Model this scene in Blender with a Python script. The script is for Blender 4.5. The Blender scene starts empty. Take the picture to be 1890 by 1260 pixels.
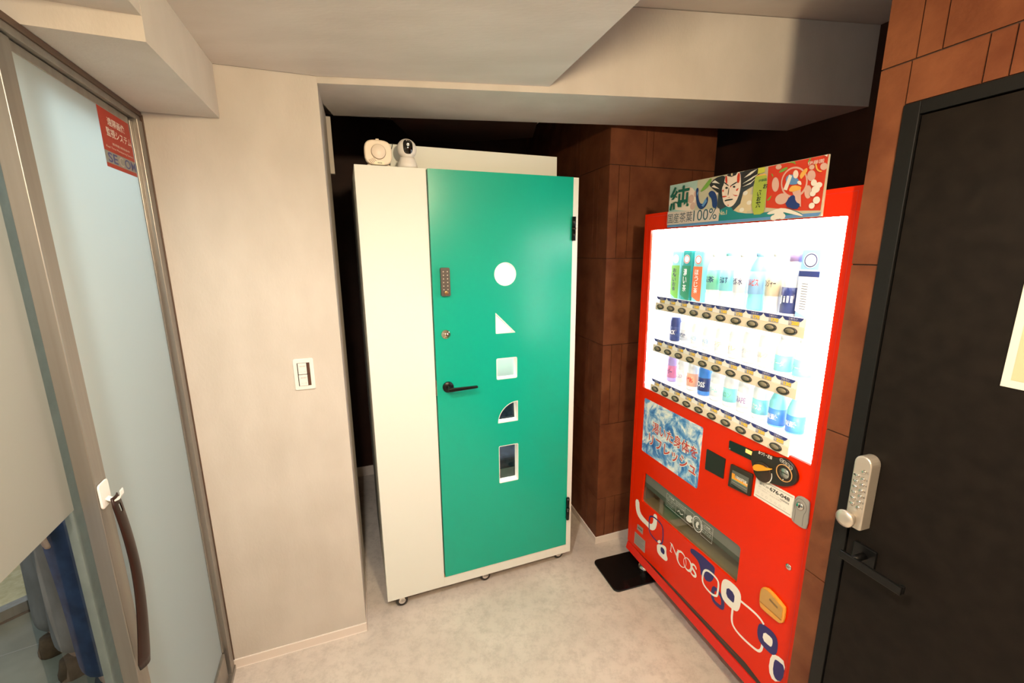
import bpy, bmesh, math, random
from mathutils import Matrix, Vector
R = math.radians
random.seed(7)
SC = bpy.context.scene
COL = SC.collection

# ------------------------------------------------------------------ camera, world, lights, exposure
cam_d = bpy.data.cameras.new('camera')
cam = bpy.data.objects.new('camera', cam_d); COL.objects.link(cam)
cam_d.sensor_fit = 'HORIZONTAL'; cam_d.sensor_width = 36.0
cam_d.lens = 36.0 * 790 / 1890
cam_d.clip_start = 0.02
PITCH = math.atan(166 / 790)
cam.matrix_world = Matrix.Translation((0, 0, 1.65)) @ Matrix.Rotation(R(90) - PITCH, 4, 'X') @ Matrix.Rotation(R(-0.4), 4, 'Z')
SC.camera = cam
SC.view_settings.view_transform = 'Standard'
SC.view_settings.look = 'None'
SC.view_settings.gamma = 1.0
SC.view_settings.use_curve_mapping = False
SC.view_settings.exposure = 0.0

wd = bpy.data.worlds.new('daylight'); SC.world = wd; wd.use_nodes = True
wd.node_tree.nodes['Background'].inputs[0].default_value = (0.72, 0.86, 1.0, 1)
wd.node_tree.nodes['Background'].inputs[1].default_value = 0.6

def lamp(name, kind, loc, power, color, rot=(0, 0, 0), **kw):
    d = bpy.data.lights.new(name, kind); o = bpy.data.objects.new(name, d); COL.objects.link(o)
    o.location = loc; o.rotation_euler = rot; d.energy = power; d.color = color
    for k, v in kw.items(): setattr(d, k, v)
    return o
WARM = (1.0, 0.885, 0.765)
AMBER = (1.0, 0.77, 0.49)
# downlights in the lobby ceiling
lamp('downlight_a', 'SPOT', (-0.25, 0.40, 2.17), 84, WARM, spot_size=R(172), spot_blend=0.75, shadow_soft_size=0.035)
lamp('downlight_b', 'POINT', (0.50, -0.12, 2.13), 94, AMBER, shadow_soft_size=0.05)
# corridor behind the frosted glass
lamp('corridor_cool_fill', 'AREA', (-1.55, 0.95, 2.44), 19, (0.74, 0.92, 1.0), shape='RECTANGLE', size=0.4, size_y=0.8)  # unseen cool fill added in place of daylight on the upper glass
lamp('corridor_light_warm', 'AREA', (-2.0, 0.3, 2.40), 5, (1.0, 0.84, 0.58), shape='RECTANGLE', size=0.5, size_y=0.5)

# ------------------------------------------------------------------ materials
def nt(name):
    m = bpy.data.materials.new(name); m.use_nodes = True
    return m, m.node_tree, m.node_tree.nodes['Principled BSDF']
_mc = {}
def mat(name, col, rough=0.5, metal=0.0, spec=0.5, emit=None, es=0.0, coat=0.0):
    if name in _mc: return _mc[name]
    m, t, b = nt(name)
    b.inputs['Base Color'].default_value = (*col, 1); b.inputs['Roughness'].default_value = rough
    b.inputs['Metallic'].default_value = metal; b.inputs['Specular IOR Level'].default_value = spec
    b.inputs['Coat Weight'].default_value = coat
    if emit: b.inputs['Emission Color'].default_value = (*emit, 1); b.inputs['Emission Strength'].default_value = es
    _mc[name] = m
    return m
def noise_mat(name, c0, c1, scale=8, detail=6, rough=0.5, bump=0.0, bscale=None, stretch=(1, 1, 1), lo=0.35, hi=0.65, spec=0.4, metal=0.0, c2=None, scale2=60, amt2=0.5, bdist=0.002):
    m, t, b = nt(name)
    tc = t.nodes.new('ShaderNodeTexCoord'); mp = t.nodes.new('ShaderNodeMapping'); mp.inputs['Scale'].default_value = stretch
    t.links.new(tc.outputs['Object'], mp.inputs[0])
    n = t.nodes.new('ShaderNodeTexNoise'); n.inputs['Scale'].default_value = scale; n.inputs['Detail'].default_value = detail
    t.links.new(mp.outputs[0], n.inputs['Vector'])
    r = t.nodes.new('ShaderNodeValToRGB'); r.color_ramp.elements[0].position = lo; r.color_ramp.elements[1].position = hi
    r.color_ramp.elements[0].color = (*c0, 1); r.color_ramp.elements[1].color = (*c1, 1)
    t.links.new(n.outputs[0], r.inputs[0]); out = r.outputs[0]
    if c2:
        n2 = t.nodes.new('ShaderNodeTexNoise'); n2.inputs['Scale'].default_value = scale2; n2.inputs['Detail'].default_value = 12; n2.inputs['Roughness'].default_value = 0.82
        t.links.new(mp.outputs[0], n2.inputs['Vector'])
        r2 = t.nodes.new('ShaderNodeValToRGB'); r2.color_ramp.elements[0].position = 0.46; r2.color_ramp.elements[1].position = 0.66
        r2.color_ramp.elements[0].color = (0, 0, 0, 1); r2.color_ramp.elements[1].color = (amt2, amt2, amt2, 1)
        t.links.new(n2.outputs[0], r2.inputs[0])
        mx = t.nodes.new('ShaderNodeMix'); mx.data_type = 'RGBA'; mx.inputs[7].default_value = (*c2, 1)
        t.links.new(r2.outputs[0], mx.inputs[0]); t.links.new(out, mx.inputs[6]); out = mx.outputs[2]
    t.links.new(out, b.inputs['Base Color'])
    b.inputs['Roughness'].default_value = rough; b.inputs['Specular IOR Level'].default_value = spec; b.inputs['Metallic'].default_value = metal
    if bump:
        n3 = t.nodes.new('ShaderNodeTexNoise'); n3.inputs['Scale'].default_value = bscale or scale * 6; n3.inputs['Detail'].default_value = 6
        t.links.new(mp.outputs[0], n3.inputs['Vector'])
        bp = t.nodes.new('ShaderNodeBump'); bp.inputs['Strength'].default_value = bump; bp.inputs['Distance'].default_value = bdist
        t.links.new(n3.outputs[0], bp.inputs['Height']); t.links.new(bp.outputs[0], b.inputs['Normal'])
    return m
def glass_mat(name, tint=(1, 1, 1), refl=1.0, rough=0.0):
    m = bpy.data.materials.new(name); m.use_nodes = True; t = m.node_tree; t.nodes.clear()
    o = t.nodes.new('ShaderNodeOutputMaterial'); a = t.nodes.new('ShaderNodeBsdfTransparent'); g = t.nodes.new('ShaderNodeBsdfGlossy')
    a.inputs[0].default_value = (*tint, 1); g.inputs['Roughness'].default_value = rough
    f = t.nodes.new('ShaderNodeLayerWeight'); f.inputs[0].default_value = 0.5
    pw = t.nodes.new('ShaderNodeMath'); pw.operation = 'POWER'; pw.inputs[1].default_value = 5.0
    mu = t.nodes.new('ShaderNodeMath'); mu.operation = 'MULTIPLY_ADD'; mu.inputs[1].default_value = 0.96 * refl; mu.inputs[2].default_value = 0.04 * refl; mu.use_clamp = True
    t.links.new(f.outputs['Facing'], pw.inputs[0])
    mx = t.nodes.new('ShaderNodeMixShader')
    t.links.new(pw.outputs[0], mu.inputs[0]); t.links.new(mu.outputs[0], mx.inputs[0]); t.links.new(a.outputs[0], mx.inputs[1]); t.links.new(g.outputs[0], mx.inputs[2]); t.links.new(mx.outputs[0], o.inputs[0])
    return m
def frosted_mat(name, tr=(0.8, 0.85, 0.8), df=(0.55, 0.56, 0.5), k=0.6):
    m = bpy.data.materials.new(name); m.use_nodes = True; t = m.node_tree; t.nodes.clear()
    o = t.nodes.new('ShaderNodeOutputMaterial'); a = t.nodes.new('ShaderNodeBsdfTranslucent'); d = t.nodes.new('ShaderNodeBsdfDiffuse'); g = t.nodes.new('ShaderNodeBsdfGlossy')
    a.inputs[0].default_value = (*tr, 1); d.inputs[0].default_value = (*df, 1); g.inputs['Roughness'].default_value = 0.45
    mx = t.nodes.new('ShaderNodeMixShader'); mx.inputs[0].default_value = k
    m2 = t.nodes.new('ShaderNodeMixShader'); m2.inputs[0].default_value = 0.06
    t.links.new(d.outputs[0], mx.inputs[1]); t.links.new(a.outputs[0], mx.inputs[2]); t.links.new(mx.outputs[0], m2.inputs[1]); t.links.new(g.outputs[0], m2.inputs[2]); t.links.new(m2.outputs[0], o.inputs[0])
    return m
def emit_mat(name, col, s):
    m = bpy.data.materials.new(name); m.use_nodes = True; t = m.node_tree; t.nodes.clear()
    o = t.nodes.new('ShaderNodeOutputMaterial'); e = t.nodes.new('ShaderNodeEmission'); e.inputs[0].default_value = (*col, 1); e.inputs[1].default_value = s
    t.links.new(e.outputs[0], o.inputs[0]); return m

PAPER = noise_mat('beige wallpaper', (0.55, 0.51, 0.455), (0.61, 0.57, 0.515), 7, 8, 0.75, bump=0.25, bscale=120, stretch=(1, 1, 0.5), spec=0.25)
CEILP = noise_mat('ceiling wallpaper', (0.61, 0.555, 0.50), (0.67, 0.615, 0.56), 9, 8, 0.8, bump=0.25, bscale=110, spec=0.2, stretch=(0.35, 1, 1))
FLOOR = noise_mat('stone look vinyl floor', (0.60, 0.545, 0.49), (0.69, 0.635, 0.575), 3, 9, 0.34, bump=0.05, bscale=200, c2=(0.38, 0.345, 0.31), scale2=18, amt2=0.6, spec=0.45)
LEATHER = noise_mat('brown leather look panel', (0.100, 0.028, 0.011), (0.185, 0.065, 0.027), 9, 9, 0.55, bump=0.35, bscale=70, lo=0.3, hi=0.7, spec=0.25)
JOINT = mat('dark joint', (0.03, 0.012, 0.007), 0.8)
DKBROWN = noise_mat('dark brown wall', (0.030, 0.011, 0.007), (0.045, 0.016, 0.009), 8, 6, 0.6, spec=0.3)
SKIRT = mat('cream skirting', (0.78, 0.70, 0.63), 0.45)
SKIRTL = mat('skirting edge', (0.9, 0.84, 0.78), 0.5)
STEEL = noise_mat('brushed steel', (0.27, 0.25, 0.225), (0.33, 0.31, 0.28), 40, 3, 0.36, stretch=(1, 1, 0.02), metal=0.75)
DARKLINE = mat('dark steel and shadow line', (0.10, 0.06, 0.04), 0.5, 0.3)
FROST = frosted_mat('frosted glass', (0.86, 0.92, 0.90), (0.50, 0.51, 0.47), 0.62)
FILM = frosted_mat('frosted film', (0.60, 0.60, 0.53), (0.43, 0.41, 0.36), 0.5)
CLEAR = glass_mat('clear glass', (0.86, 0.9, 0.87), 1.0)
CLEARV = glass_mat('display glass', (1, 1, 1), 0.5)
BLACKDOOR = noise_mat('charcoal door', (0.0065, 0.0048, 0.0038), (0.010, 0.0075, 0.006), 30, 5, 0.5, spec=0.12)
BLACKFR = mat('black door frame', (0.006, 0.006, 0.006), 0.4, spec=0.25)
BLACKM = mat('black metal', (0.004, 0.004, 0.004), 0.3, spec=0.3)
SILVER = mat('satin silver', (0.62, 0.57, 0.50), 0.32, 0.7)
CHROME = mat('chrome', (0.75, 0.72, 0.68), 0.12, 1.0)
WHITEP = mat('white plastic', (0.82, 0.80, 0.76), 0.35)
IVORY = mat('ivory plastic', (0.80, 0.70, 0.56), 0.4)
BOOTHW = mat('booth off white laminate', (0.79, 0.82, 0.76), 0.5, spec=0.3)
BOOTHIN = mat('booth lining', (0.85, 0.85, 0.83), 0.6)
GREEN = mat('green door lacquer', (0.001, 0.39, 0.27), 0.27, spec=0.5)
RED = mat('red enamel', (0.72, 0.020, 0.0003), 0.22, spec=0.22)
REDD = mat('red enamel lip', (0.62, 0.012, 0.004), 0.3)
NAVY = mat('navy print', (0.014, 0.014, 0.13), 0.35)
WHITE = mat('white print', (0.86, 0.83, 0.76), 0.4)
BLACKP = mat('black plastic', (0.018, 0.014, 0.011), 0.35)
ORANGE = mat('orange print', (0.9, 0.33, 0.02), 0.4)
GREYM = mat('grey metal plate', (0.42, 0.40, 0.37), 0.35, 0.5)

# ------------------------------------------------------------------ mesh helpers
_tc = {}
def text_geo(s, bold=0.0):
    if (s, bold) in _tc: return _tc[(s, bold)]
    cu = bpy.data.curves.new('txt', 'FONT'); cu.body = s; cu.resolution_u = 3; cu.offset = bold
    o = bpy.data.objects.new('txt', cu); COL.objects.link(o)
    dg = bpy.context.evaluated_depsgraph_get(); dg.update()
    me = bpy.data.meshes.new_from_object(o.evaluated_get(dg))
    vs = [tuple(v.co) for v in me.vertices]; fs = [tuple(p.vertices) for p in me.polygons]
    bpy.data.objects.remove(o); bpy.data.curves.remove(cu); bpy.data.meshes.remove(me)
    if not vs: vs = [(0, 0, 0), (1, 0, 0), (0, 1, 0)]; fs = []
    x0 = min(v[0] for v in vs); x1 = max(v[0] for v in vs); y0 = min(v[1] for v in vs); y1 = max(v[1] for v in vs)
    _tc[(s, bold)] = (vs, fs, x0, x1, y0, y1)
    return _tc[(s, bold)]
class MB:
    """collects geometry in one local frame: x right, y inward, z up (fronts face -y)"""
    def __init__(s): s.v = []; s.f = []; s.m = []; s.mats = []; s.sm = []
    def mi(s, m):
        if m not in s.mats: s.mats.append(m)
        return s.mats.index(m)
    def add(s, vs, fs, m, smooth=False):
        b = len(s.v); s.v += [tuple(v) for v in vs]; k = s.mi(m)
        for f in fs: s.f.append(tuple(b + i for i in f)); s.m.append(k); s.sm.append(smooth)
    def box(s, x0, x1, y0, y1, z0, z1, m):
        s.add([(x0, y0, z0), (x1, y0, z0), (x1, y1, z0), (x0, y1, z0), (x0, y0, z1), (x1, y0, z1), (x1, y1, z1), (x0, y1, z1)],
              [(0, 3, 2, 1), (4, 5, 6, 7), (0, 1, 5, 4), (1, 2, 6, 5), (2, 3, 7, 6), (3, 0, 4, 7)], m)
    def prism(s, poly, z0, z1, m):        # polygon in the xy plane, extruded along z
        n = len(poly); a = sum(poly[i][0] * poly[(i + 1) % n][1] - poly[(i + 1) % n][0] * poly[i][1] for i in range(n))
        if a < 0: poly = poly[::-1]
        vs = [(p[0], p[1], z0) for p in poly] + [(p[0], p[1], z1) for p in poly]
        s.add(vs, [tuple(range(n))[::-1], tuple(range(n, 2 * n))] + [(i, (i + 1) % n, n + (i + 1) % n, n + i) for i in range(n)], m)
    def front(s, poly, y0, y1, m, smooth=False):        # polygon in the xz plane, front face at y0, back at y1
        n = len(poly); a = sum(poly[i][0] * poly[(i + 1) % n][1] - poly[(i + 1) % n][0] * poly[i][1] for i in range(n))
        if a < 0: poly = poly[::-1]
        vs = [(p[0], y0, p[1]) for p in poly] + [(p[0], y1, p[1]) for p in poly]
        s.add(vs, [tuple(range(n)), tuple(range(n, 2 * n))[::-1]] + [((i + 1) % n, i, n + i, n + (i + 1) % n) for i in range(n)], m)
    def flat(s, poly, y, m):
        n = len(poly); a = sum(poly[i][0] * poly[(i + 1) % n][1] - poly[(i + 1) % n][0] * poly[i][1] for i in range(n))
        if a < 0: poly = poly[::-1]
        s.add([(p[0], y, p[1]) for p in poly], [tuple(range(n))], m)
    def stroke(s, pts, w, y, m, closed=False):
        P = [Vector(p) for p in pts]; n = len(P); L = []
        for i in range(n):
            if closed: a, b = P[i - 1], P[(i + 1) % n]
            else: a, b = P[max(i - 1, 0)], P[min(i + 1, n - 1)]
            t = (b - a).normalized(); nn = Vector((-t.y, t.x)); ww = w[i] if isinstance(w, (list, tuple)) else w
            L.append((P[i] + nn * ww / 2, P[i] - nn * ww / 2))
        vs = []
        for a, b in L: vs += [(a.x, y, a.y), (b.x, y, b.y)]
        k = n if closed else n - 1
        s.add(vs, [(2 * i, 2 * i + 1, 2 * ((i + 1) % n) + 1, 2 * ((i + 1) % n)) for i in range(k)], m)
    def lathe(s, prof, c, m, axis='z', seg=20, sx=1.0, sy=1.0, smooth=True):   # prof: (radius, height)
        vs = []; fs = []; n = len(prof)
        for r, h in prof:
            for k in range(seg):
                a = 2 * math.pi * k / seg; x, y = r * math.cos(a) * sx, r * math.sin(a) * sy
                vs.append((c[0] + x, c[1] + y, c[2] + h) if axis == 'z' else (c[0] + x, c[1] - h, c[2] + y) if axis == 'y' else (c[0] + h, c[1] + x, c[2] + y))
        for i in range(n - 1):
            for k in range(seg):
                fs.append((i * seg + k, i * seg + (k + 1) % seg, (i + 1) * seg + (k + 1) % seg, (i + 1) * seg + k))
        fs.append(tuple(range(seg))[::-1]); fs.append(tuple(range((n - 1) * seg, n * seg)))
        s.add(vs, fs, m, smooth)
    def tube(s, path, r, m, seg=8, sx=1.0):
        P = [Vector(p) for p in path]; vs = []; fs = []
        for i, p in enumerate(P):
            t = (P[min(i + 1, len(P) - 1)] - P[max(i - 1, 0)]).normalized()
            a = t.cross(Vector((0, 0, 1)));
            if a.length < 0.05: a = t.cross(Vector((0, 1, 0)))
            a.normalize(); b = t.cross(a); rr = r[i] if isinstance(r, (list, tuple)) else r
            for k in range(seg):
                an = 2 * math.pi * k / seg; vs.append(p + a * rr * math.cos(an) * sx + b * rr * math.sin(an))
        for i in range(len(P) - 1):
            for k in range(seg): fs.append((i * seg + k, i * seg + (k + 1) % seg, (i + 1) * seg + (k + 1) % seg, (i + 1) * seg + k))
        fs.append(tuple(range(seg))[::-1]); fs.append(tuple(range((len(P) - 1) * seg, len(P) * seg)))
        s.add(vs, fs, m, True)
    def text(s, t, rect, y, m, bold=0.0, keep=False, bend=None, slant=None):
        """text fitted into rect (x0, z0, x1, z1); keep = keep the letters' aspect"""
        vs, fs, x0, x1, y0, y1 = text_geo(t, bold); kx = (rect[2] - rect[0]) / (x1 - x0); ky = (rect[3] - rect[1]) / (y1 - y0); ox = oy = 0
        if keep:
            k = min(kx, ky); ox = (rect[2] - rect[0] - k * (x1 - x0)) / 2; oy = (rect[3] - rect[1] - k * (y1 - y0)) / 2; kx = ky = k
        out = []
        for v in vs:
            x = rect[0] + ox + (v[0] - x0) * kx; z = rect[1] + oy + (v[1] - y0) * ky; yy = y
            if slant: z += slant * (x - rect[0])
            if bend:
                cx, cy, r = bend; a = (x - cx) / r; x = cx + r * math.sin(a); yy = cy - r * math.cos(a)
            out.append((x, yy, z))
        s.add(out, fs, m)
    def quadtext(s, t, q, y, m, bold=0.0):      # text mapped bilinearly into the quad q = TL, TR, BR, BL
        vs, fs, x0, x1, y0, y1 = text_geo(t, bold); out = []
        for v in vs:
            a = (v[0] - x0) / (x1 - x0); b = (v[1] - y0) / (y1 - y0)
            f = lambda i: (q[3][i] * (1 - a) + q[2][i] * a) * (1 - b) + (q[0][i] * (1 - a) + q[1][i] * a) * b
            out.append((f(0), y, f(1)))
        s.add(out, fs, m)
    def build(s, name, parent=None, bevel=0.0, seg=2, subsurf=0, fixn=False):
        me = bpy.data.meshes.new(name); me.from_pydata(s.v, [], s.f)
        for m in s.mats: me.materials.append(m)
        for p, k, q in zip(me.polygons, s.m, s.sm): p.material_index = k; p.use_smooth = q
        me.update()
        if fixn:
            bm = bmesh.new(); bm.from_mesh(me); bmesh.ops.recalc_face_normals(bm, faces=bm.faces); bm.to_mesh(me); bm.free()
        o = bpy.data.objects.new(name, me); COL.objects.link(o)
        if parent: o.parent = parent
        if bevel:
            md = o.modifiers.new('bevel', 'BEVEL'); md.width = bevel; md.segments = seg; md.limit_method = 'ANGLE'; md.angle_limit = R(40)
        if subsurf:
            md = o.modifiers.new('sub', 'SUBSURF'); md.levels = subsurf; md.render_levels = subsurf
        return o
def box_obj(name, parent, x0, x1, y0, y1, z0, z1, m, bevel=0.0):
    b = MB(); b.box(x0, x1, y0, y1, z0, z1, m); return b.build(name, parent, bevel)
def ell(c, rx, rz, n=28, a0=0, a1=360):
    k = n if a1 - a0 == 360 else n + 1
    return [(c[0] + rx * math.cos(R(a0 + (a1 - a0) * i / n)), c[1] + rz * math.sin(R(a0 + (a1 - a0) * i / n))) for i in range(k)]
def conj(p, n=28):      # ellipse from centre and two conjugate half-axes end points
    c, a, b = p[:3]; u = (a[0] - c[0], a[1] - c[1]); w = (b[0] - c[0], b[1] - c[1])
    return [(c[0] + u[0] * math.cos(2 * math.pi * i / n) + w[0] * math.sin(2 * math.pi * i / n), c[1] + u[1] * math.cos(2 * math.pi * i / n) + w[1] * math.sin(2 * math.pi * i / n)) for i in range(n)]
def rrect(x0, x1, z0, z1, r, n=4):
    out = []
    for cx, cz, a in ((x1 - r, z1 - r, 0), (x0 + r, z1 - r, 90), (x0 + r, z0 + r, 180), (x1 - r, z0 + r, 270)):
        for i in range(n + 1): out.append((cx + r * math.cos(R(a + 90 * i / n)), cz + r * math.sin(R(a + 90 * i / n))))
    return out
def smooth_poly(p, it=2):      # Chaikin corner cutting
    for _ in range(it):
        q = []
        for i in range(len(p)):
            a, b = p[i], p[(i + 1) % len(p)]
            q += [(a[0] * .75 + b[0] * .25, a[1] * .75 + b[1] * .25), (a[0] * .25 + b[0] * .75, a[1] * .25 + b[1] * .75)]
        p = q
    return p
def smooth_line(p, it=2):
    for _ in range(it):
        q = [p[0]]
        for a, b in zip(p[:-1], p[1:]):
            q += [tuple(x * .75 + y * .25 for x, y in zip(a, b)), tuple(x * .25 + y * .75 for x, y in zip(a, b))]
        p = q + [p[-1]]
    return p
def slab_holes(name, parent, outer, holes, y0, y1, m, extra=None):
    cu = bpy.data.curves.new(name, 'CURVE'); cu.dimensions = '2D'; cu.fill_mode = 'BOTH'; cu.extrude = abs(y1 - y0) / 2
    for loop in [outer] + holes:
        sp = cu.splines.new('POLY'); sp.points.add(len(loop) - 1); sp.use_cyclic_u = True
        for q, p in zip(sp.points, loop): q.co = (p[0], p[1], 0, 1)
    o = bpy.data.objects.new(name, cu); COL.objects.link(o)
    dg = bpy.context.evaluated_depsgraph_get(); dg.update()
    me = bpy.data.meshes.new_from_object(o.evaluated_get(dg)); bpy.data.objects.remove(o); bpy.data.curves.remove(cu)
    ym = (y0 + y1) / 2
    b = MB(); b.add([(v.co.x, ym - v.co.z, v.co.y) for v in me.vertices], [tuple(p.vertices) for p in me.polygons], m)
    bpy.data.meshes.remove(me)
    return b.build(name, parent, fixn=True)
def empty(name, loc=(0, 0, 0), rz=0, parent=None):
    o = bpy.data.objects.new(name, None); COL.objects.link(o); o.location = loc; o.rotation_euler = (0, 0, rz); o.empty_display_size = 0.1
    if parent: o.parent = parent
    return o
def tag(o, label=None, cat=None, group=None, kind=None):
    if label: o['label'] = label
    if cat: o['category'] = cat
    if group: o['group'] = group
    if kind: o['kind'] = kind
    return o
def struct(o, loc=None, rz=None):
    o['kind'] = 'structure'
    if loc is not None: o.location = loc
    if rz is not None: o.rotation_euler = (0, 0, rz)
    return o

# frames (origin, rotation about z)
A_BOOTH = R(20.757); P_BOOTH = (-0.587, 1.703, 0)
A_VEND = math.atan2(-0.9518, 0.3069); P_VEND = (0.605, 2.002, 0)
A_LW = R(20.1); P_LW = (-1.142, 1.430, 0)
A_GL = math.atan2(-0.926, 0.378); P_GL = (-1.147, 1.431, 0)
A_PIL = R(20); P_PIL = (0.474, 2.176, 0)
A_BEAM = R(7.75); P_BEAM = (-0.657, 1.607, 0)
def v2w(u, y):     # vending frame to world
    return (P_VEND[0] + u * 0.3069 + y * 0.9518, P_VEND[1] - u * 0.9518 + y * 0.3069)
# ------------------------------------------------------------------ the setting
b = MB(); b.box(-4.2, 3.0, -3.2, 4.6, -0.05, 0.0, FLOOR); struct(b.build('floor'))
b = MB(); b.box(-4.2, 3.0, -3.2, 4.6, 2.511, 2.56, CEILP); struct(b.build('ceiling'))
# lower part of the ceiling over the entrance
b = MB(); b.prism([(0.141, 1.716), (-0.657, 1.604), (-1.16, 1.42), (0.1, -1.66), (1.205, -1.68)], 2.236, 2.509, CEILP); struct(b.build('ceiling_lower'))
# beam across the alcove
b = MB(); b.box(-0.040, 2.16, 0.0, 0.362, 2.215, 2.509, PAPER); struct(b.build('trim_1'), P_BEAM, A_BEAM)
# left wall stub with its return
b = MB(); b.prism([(-0.03, 0.0), (0.516, 0.0), (0.5240, 0.372), (-0.03, 0.372)], 0.0, 2.2145, PAPER); b.box(-0.03, 0.516, 0.0, 0.3, 2.2145, 2.2365, PAPER); lw = struct(b.build('wall_left'), P_LW, A_LW)
b = MB(); b.box(0.004, 0.517, -0.0035, 0.0, 0.0, 0.040, SKIRT); b.box(0.004, 0.5175, -0.0045, -0.0005, 0.039, 0.0425, SKIRTL); b.box(0.004, 0.5175, -0.0045, -0.0005, 0.0, 0.003, SKIRTL)
b.prism([(0.5155, 0.0), (0.5185, -0.003), (0.5265, 0.372), (0.523, 0.372)], 0.0, 0.040, SKIRT); struct(b.build('baseboard_left'), P_LW, A_LW)
# small beige end of a board at the back of the return
b = MB(); b.box(0.521, 0.541, 0.374, 0.40, 1.985, 2.213, PAPER); struct(b.build('trim_2'), P_LW, A_LW)
# bulkhead above the glass door, stepped underside
b = MB()
b.prism([(-0.939, 1.502), (-1.16, 1.42), (-0.965, 0.90), (-0.749, 0.990)], 2.077, 2.2355, PAPER)
b.prism([(-0.7505, 0.992), (-0.966, 0.905), (-0.02, -1.40), (0.196, -1.34)], 2.124, 2.2355, PAPER)
struct(b.build('trim_3'))
# back wall and side wall of the dark space behind the booth
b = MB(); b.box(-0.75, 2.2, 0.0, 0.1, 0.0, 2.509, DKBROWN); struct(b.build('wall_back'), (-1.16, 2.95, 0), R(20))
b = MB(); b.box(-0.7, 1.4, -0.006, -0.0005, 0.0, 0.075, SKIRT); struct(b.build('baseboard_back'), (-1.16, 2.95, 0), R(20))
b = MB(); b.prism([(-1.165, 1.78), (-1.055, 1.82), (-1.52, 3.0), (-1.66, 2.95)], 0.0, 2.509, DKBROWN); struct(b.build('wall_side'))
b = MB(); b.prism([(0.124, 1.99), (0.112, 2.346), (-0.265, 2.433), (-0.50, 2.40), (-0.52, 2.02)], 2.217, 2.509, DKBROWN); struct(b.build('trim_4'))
# alcove back wall behind the vending machine
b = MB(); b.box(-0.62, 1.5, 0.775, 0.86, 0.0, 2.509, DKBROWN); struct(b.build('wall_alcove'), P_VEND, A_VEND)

def panel(name, parent, x0, x1, z0, z1, y0, y1, place=None):
    g = 0.0017; b = MB(); b.box(x0 + g, x1 - g, y0, y1, z0 + g, z1 - g, LEATHER); o = b.build(name, parent)
    if place: o.location = place[0]; o.rotation_euler = (0, 0, place[1])
    return o
ZJ = [0.0, 0.28, 0.725, 1.167, 1.612, 2.055, 2.500]
# right wall: dark backing with a doorway, leather look panels proud of it
b = MB(); b.box(0.936, 0.9965, -0.0265, 0.085, 0.0, 2.509, JOINT); b.box(0.9965, 1.86, -0.0265, 0.085, 1.9645, 2.509, JOINT); b.box(1.86, 4.1, -0.0265, 0.085, 0.0, 2.509, JOINT)
wr = struct(b.build('wall_right'), P_VEND, A_VEND)
def rects_row(z0, z1, xs, x_lo, x_hi):
    e = [x_lo] + [x for x in xs if x_lo + 0.004 < x < x_hi - 0.004] + [x_hi]
    return [(a, c, z0, z1) for a, c in zip(e[:-1], e[1:])]
for i in range(6):
    z0, z1 = ZJ[i], ZJ[i + 1]
    p = [1.003, 1.049] if i % 2 else [1.125, 1.163]
    xs = sorted([q + 0.445 * k for k in range(0, 8) for q in p])
    for (a, c, z0_, z1_) in rects_row(z0, z1, xs, 0.934, 4.1):
        if c - a < 0.006: continue
        # cut out the doorway
        if a < 1.86 and c > 0.9965 and z0_ < 1.9645:
            if a < 0.9965 - 0.006: panel('panel', wr, a, 0.9965, z0_, z1_, -0.030, -0.026)
            if c > 1.866: panel('panel', wr, 1.86, c, z0_, z1_, -0.030, -0.026)
            if z1_ > 1.97:
                panel('panel', wr, max(a, 0.9965), min(c, 1.86), 1.9645, z1_, -0.030, -0.026)
            continue
        panel('panel', wr, a, c, z0_, z1_, -0.030, -0.026)
# pillar between booth and machine
cd = (math.cos(R(106) - A_PIL), math.sin(R(106) - A_PIL))
b = MB(); b.prism([(0.004, 0.004), (0.645, 0.004), (0.645, 1.6), (cd[0] * 1.6 + 0.004, cd[1] * 1.6)], 0.0, 2.509, JOINT)
wp = struct(b.build('wall_pillar'), P_PIL, A_PIL)
for i in range(6):
    z0, z1 = ZJ[i], ZJ[i + 1]
    xs = [0.053, 0.115, 0.498, 0.56] if i in (0, 2, 4) else ([0.203, 0.244] if i == 5 else [0.275, 0.335])
    for (a, c, z0_, z1_) in rects_row(z0, z1, xs, 0.0, 0.64): panel('panel', wp, a, c, z0_, z1_, 0.0, 0.0045)
    xs = [0.33, 0.38, 0.775, 0.825, 1.22] if i % 2 else [0.11, 0.16, 0.55, 0.60]
    for (a, c, z0_, z1_) in rects_row(z0, z1, xs, 0.0, 1.30): panel('panel', wp, -c, -a, z0_, z1_, 0.0, 0.0045, ((0, 0, 0), R(106 - 20 - 180)))
b = MB(); b.box(0.0, 0.64, -0.005, -0.0005, 0.0, 0.040, SKIRT); b.box(0.0, 0.64, -0.006, -0.001, 0.038, 0.042, SKIRTL)
struct(b.build('baseboard_pillar'), P_PIL, A_PIL)
b = MB(); b.box(-1.3, 0.005, -0.005, -0.0005, 0.0, 0.040, SKIRT); b.box(-1.3, 0.005, -0.006, -0.001, 0.038, 0.042, SKIRTL)
struct(b.build('baseboard_side'), P_PIL, R(106 - 180))
# walls that close the lobby behind the camera
b = MB(); b.box(0.2, 1.95, -1.75, -1.67, 0.0, 2.509, PAPER); struct(b.build('wall_behind'))
b = MB(); b.box(1.75, 3.40, -0.10, -0.01, 0.0, 2.12, PAPER); struct(b.build('wall_near'), P_GL, A_GL)

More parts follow.
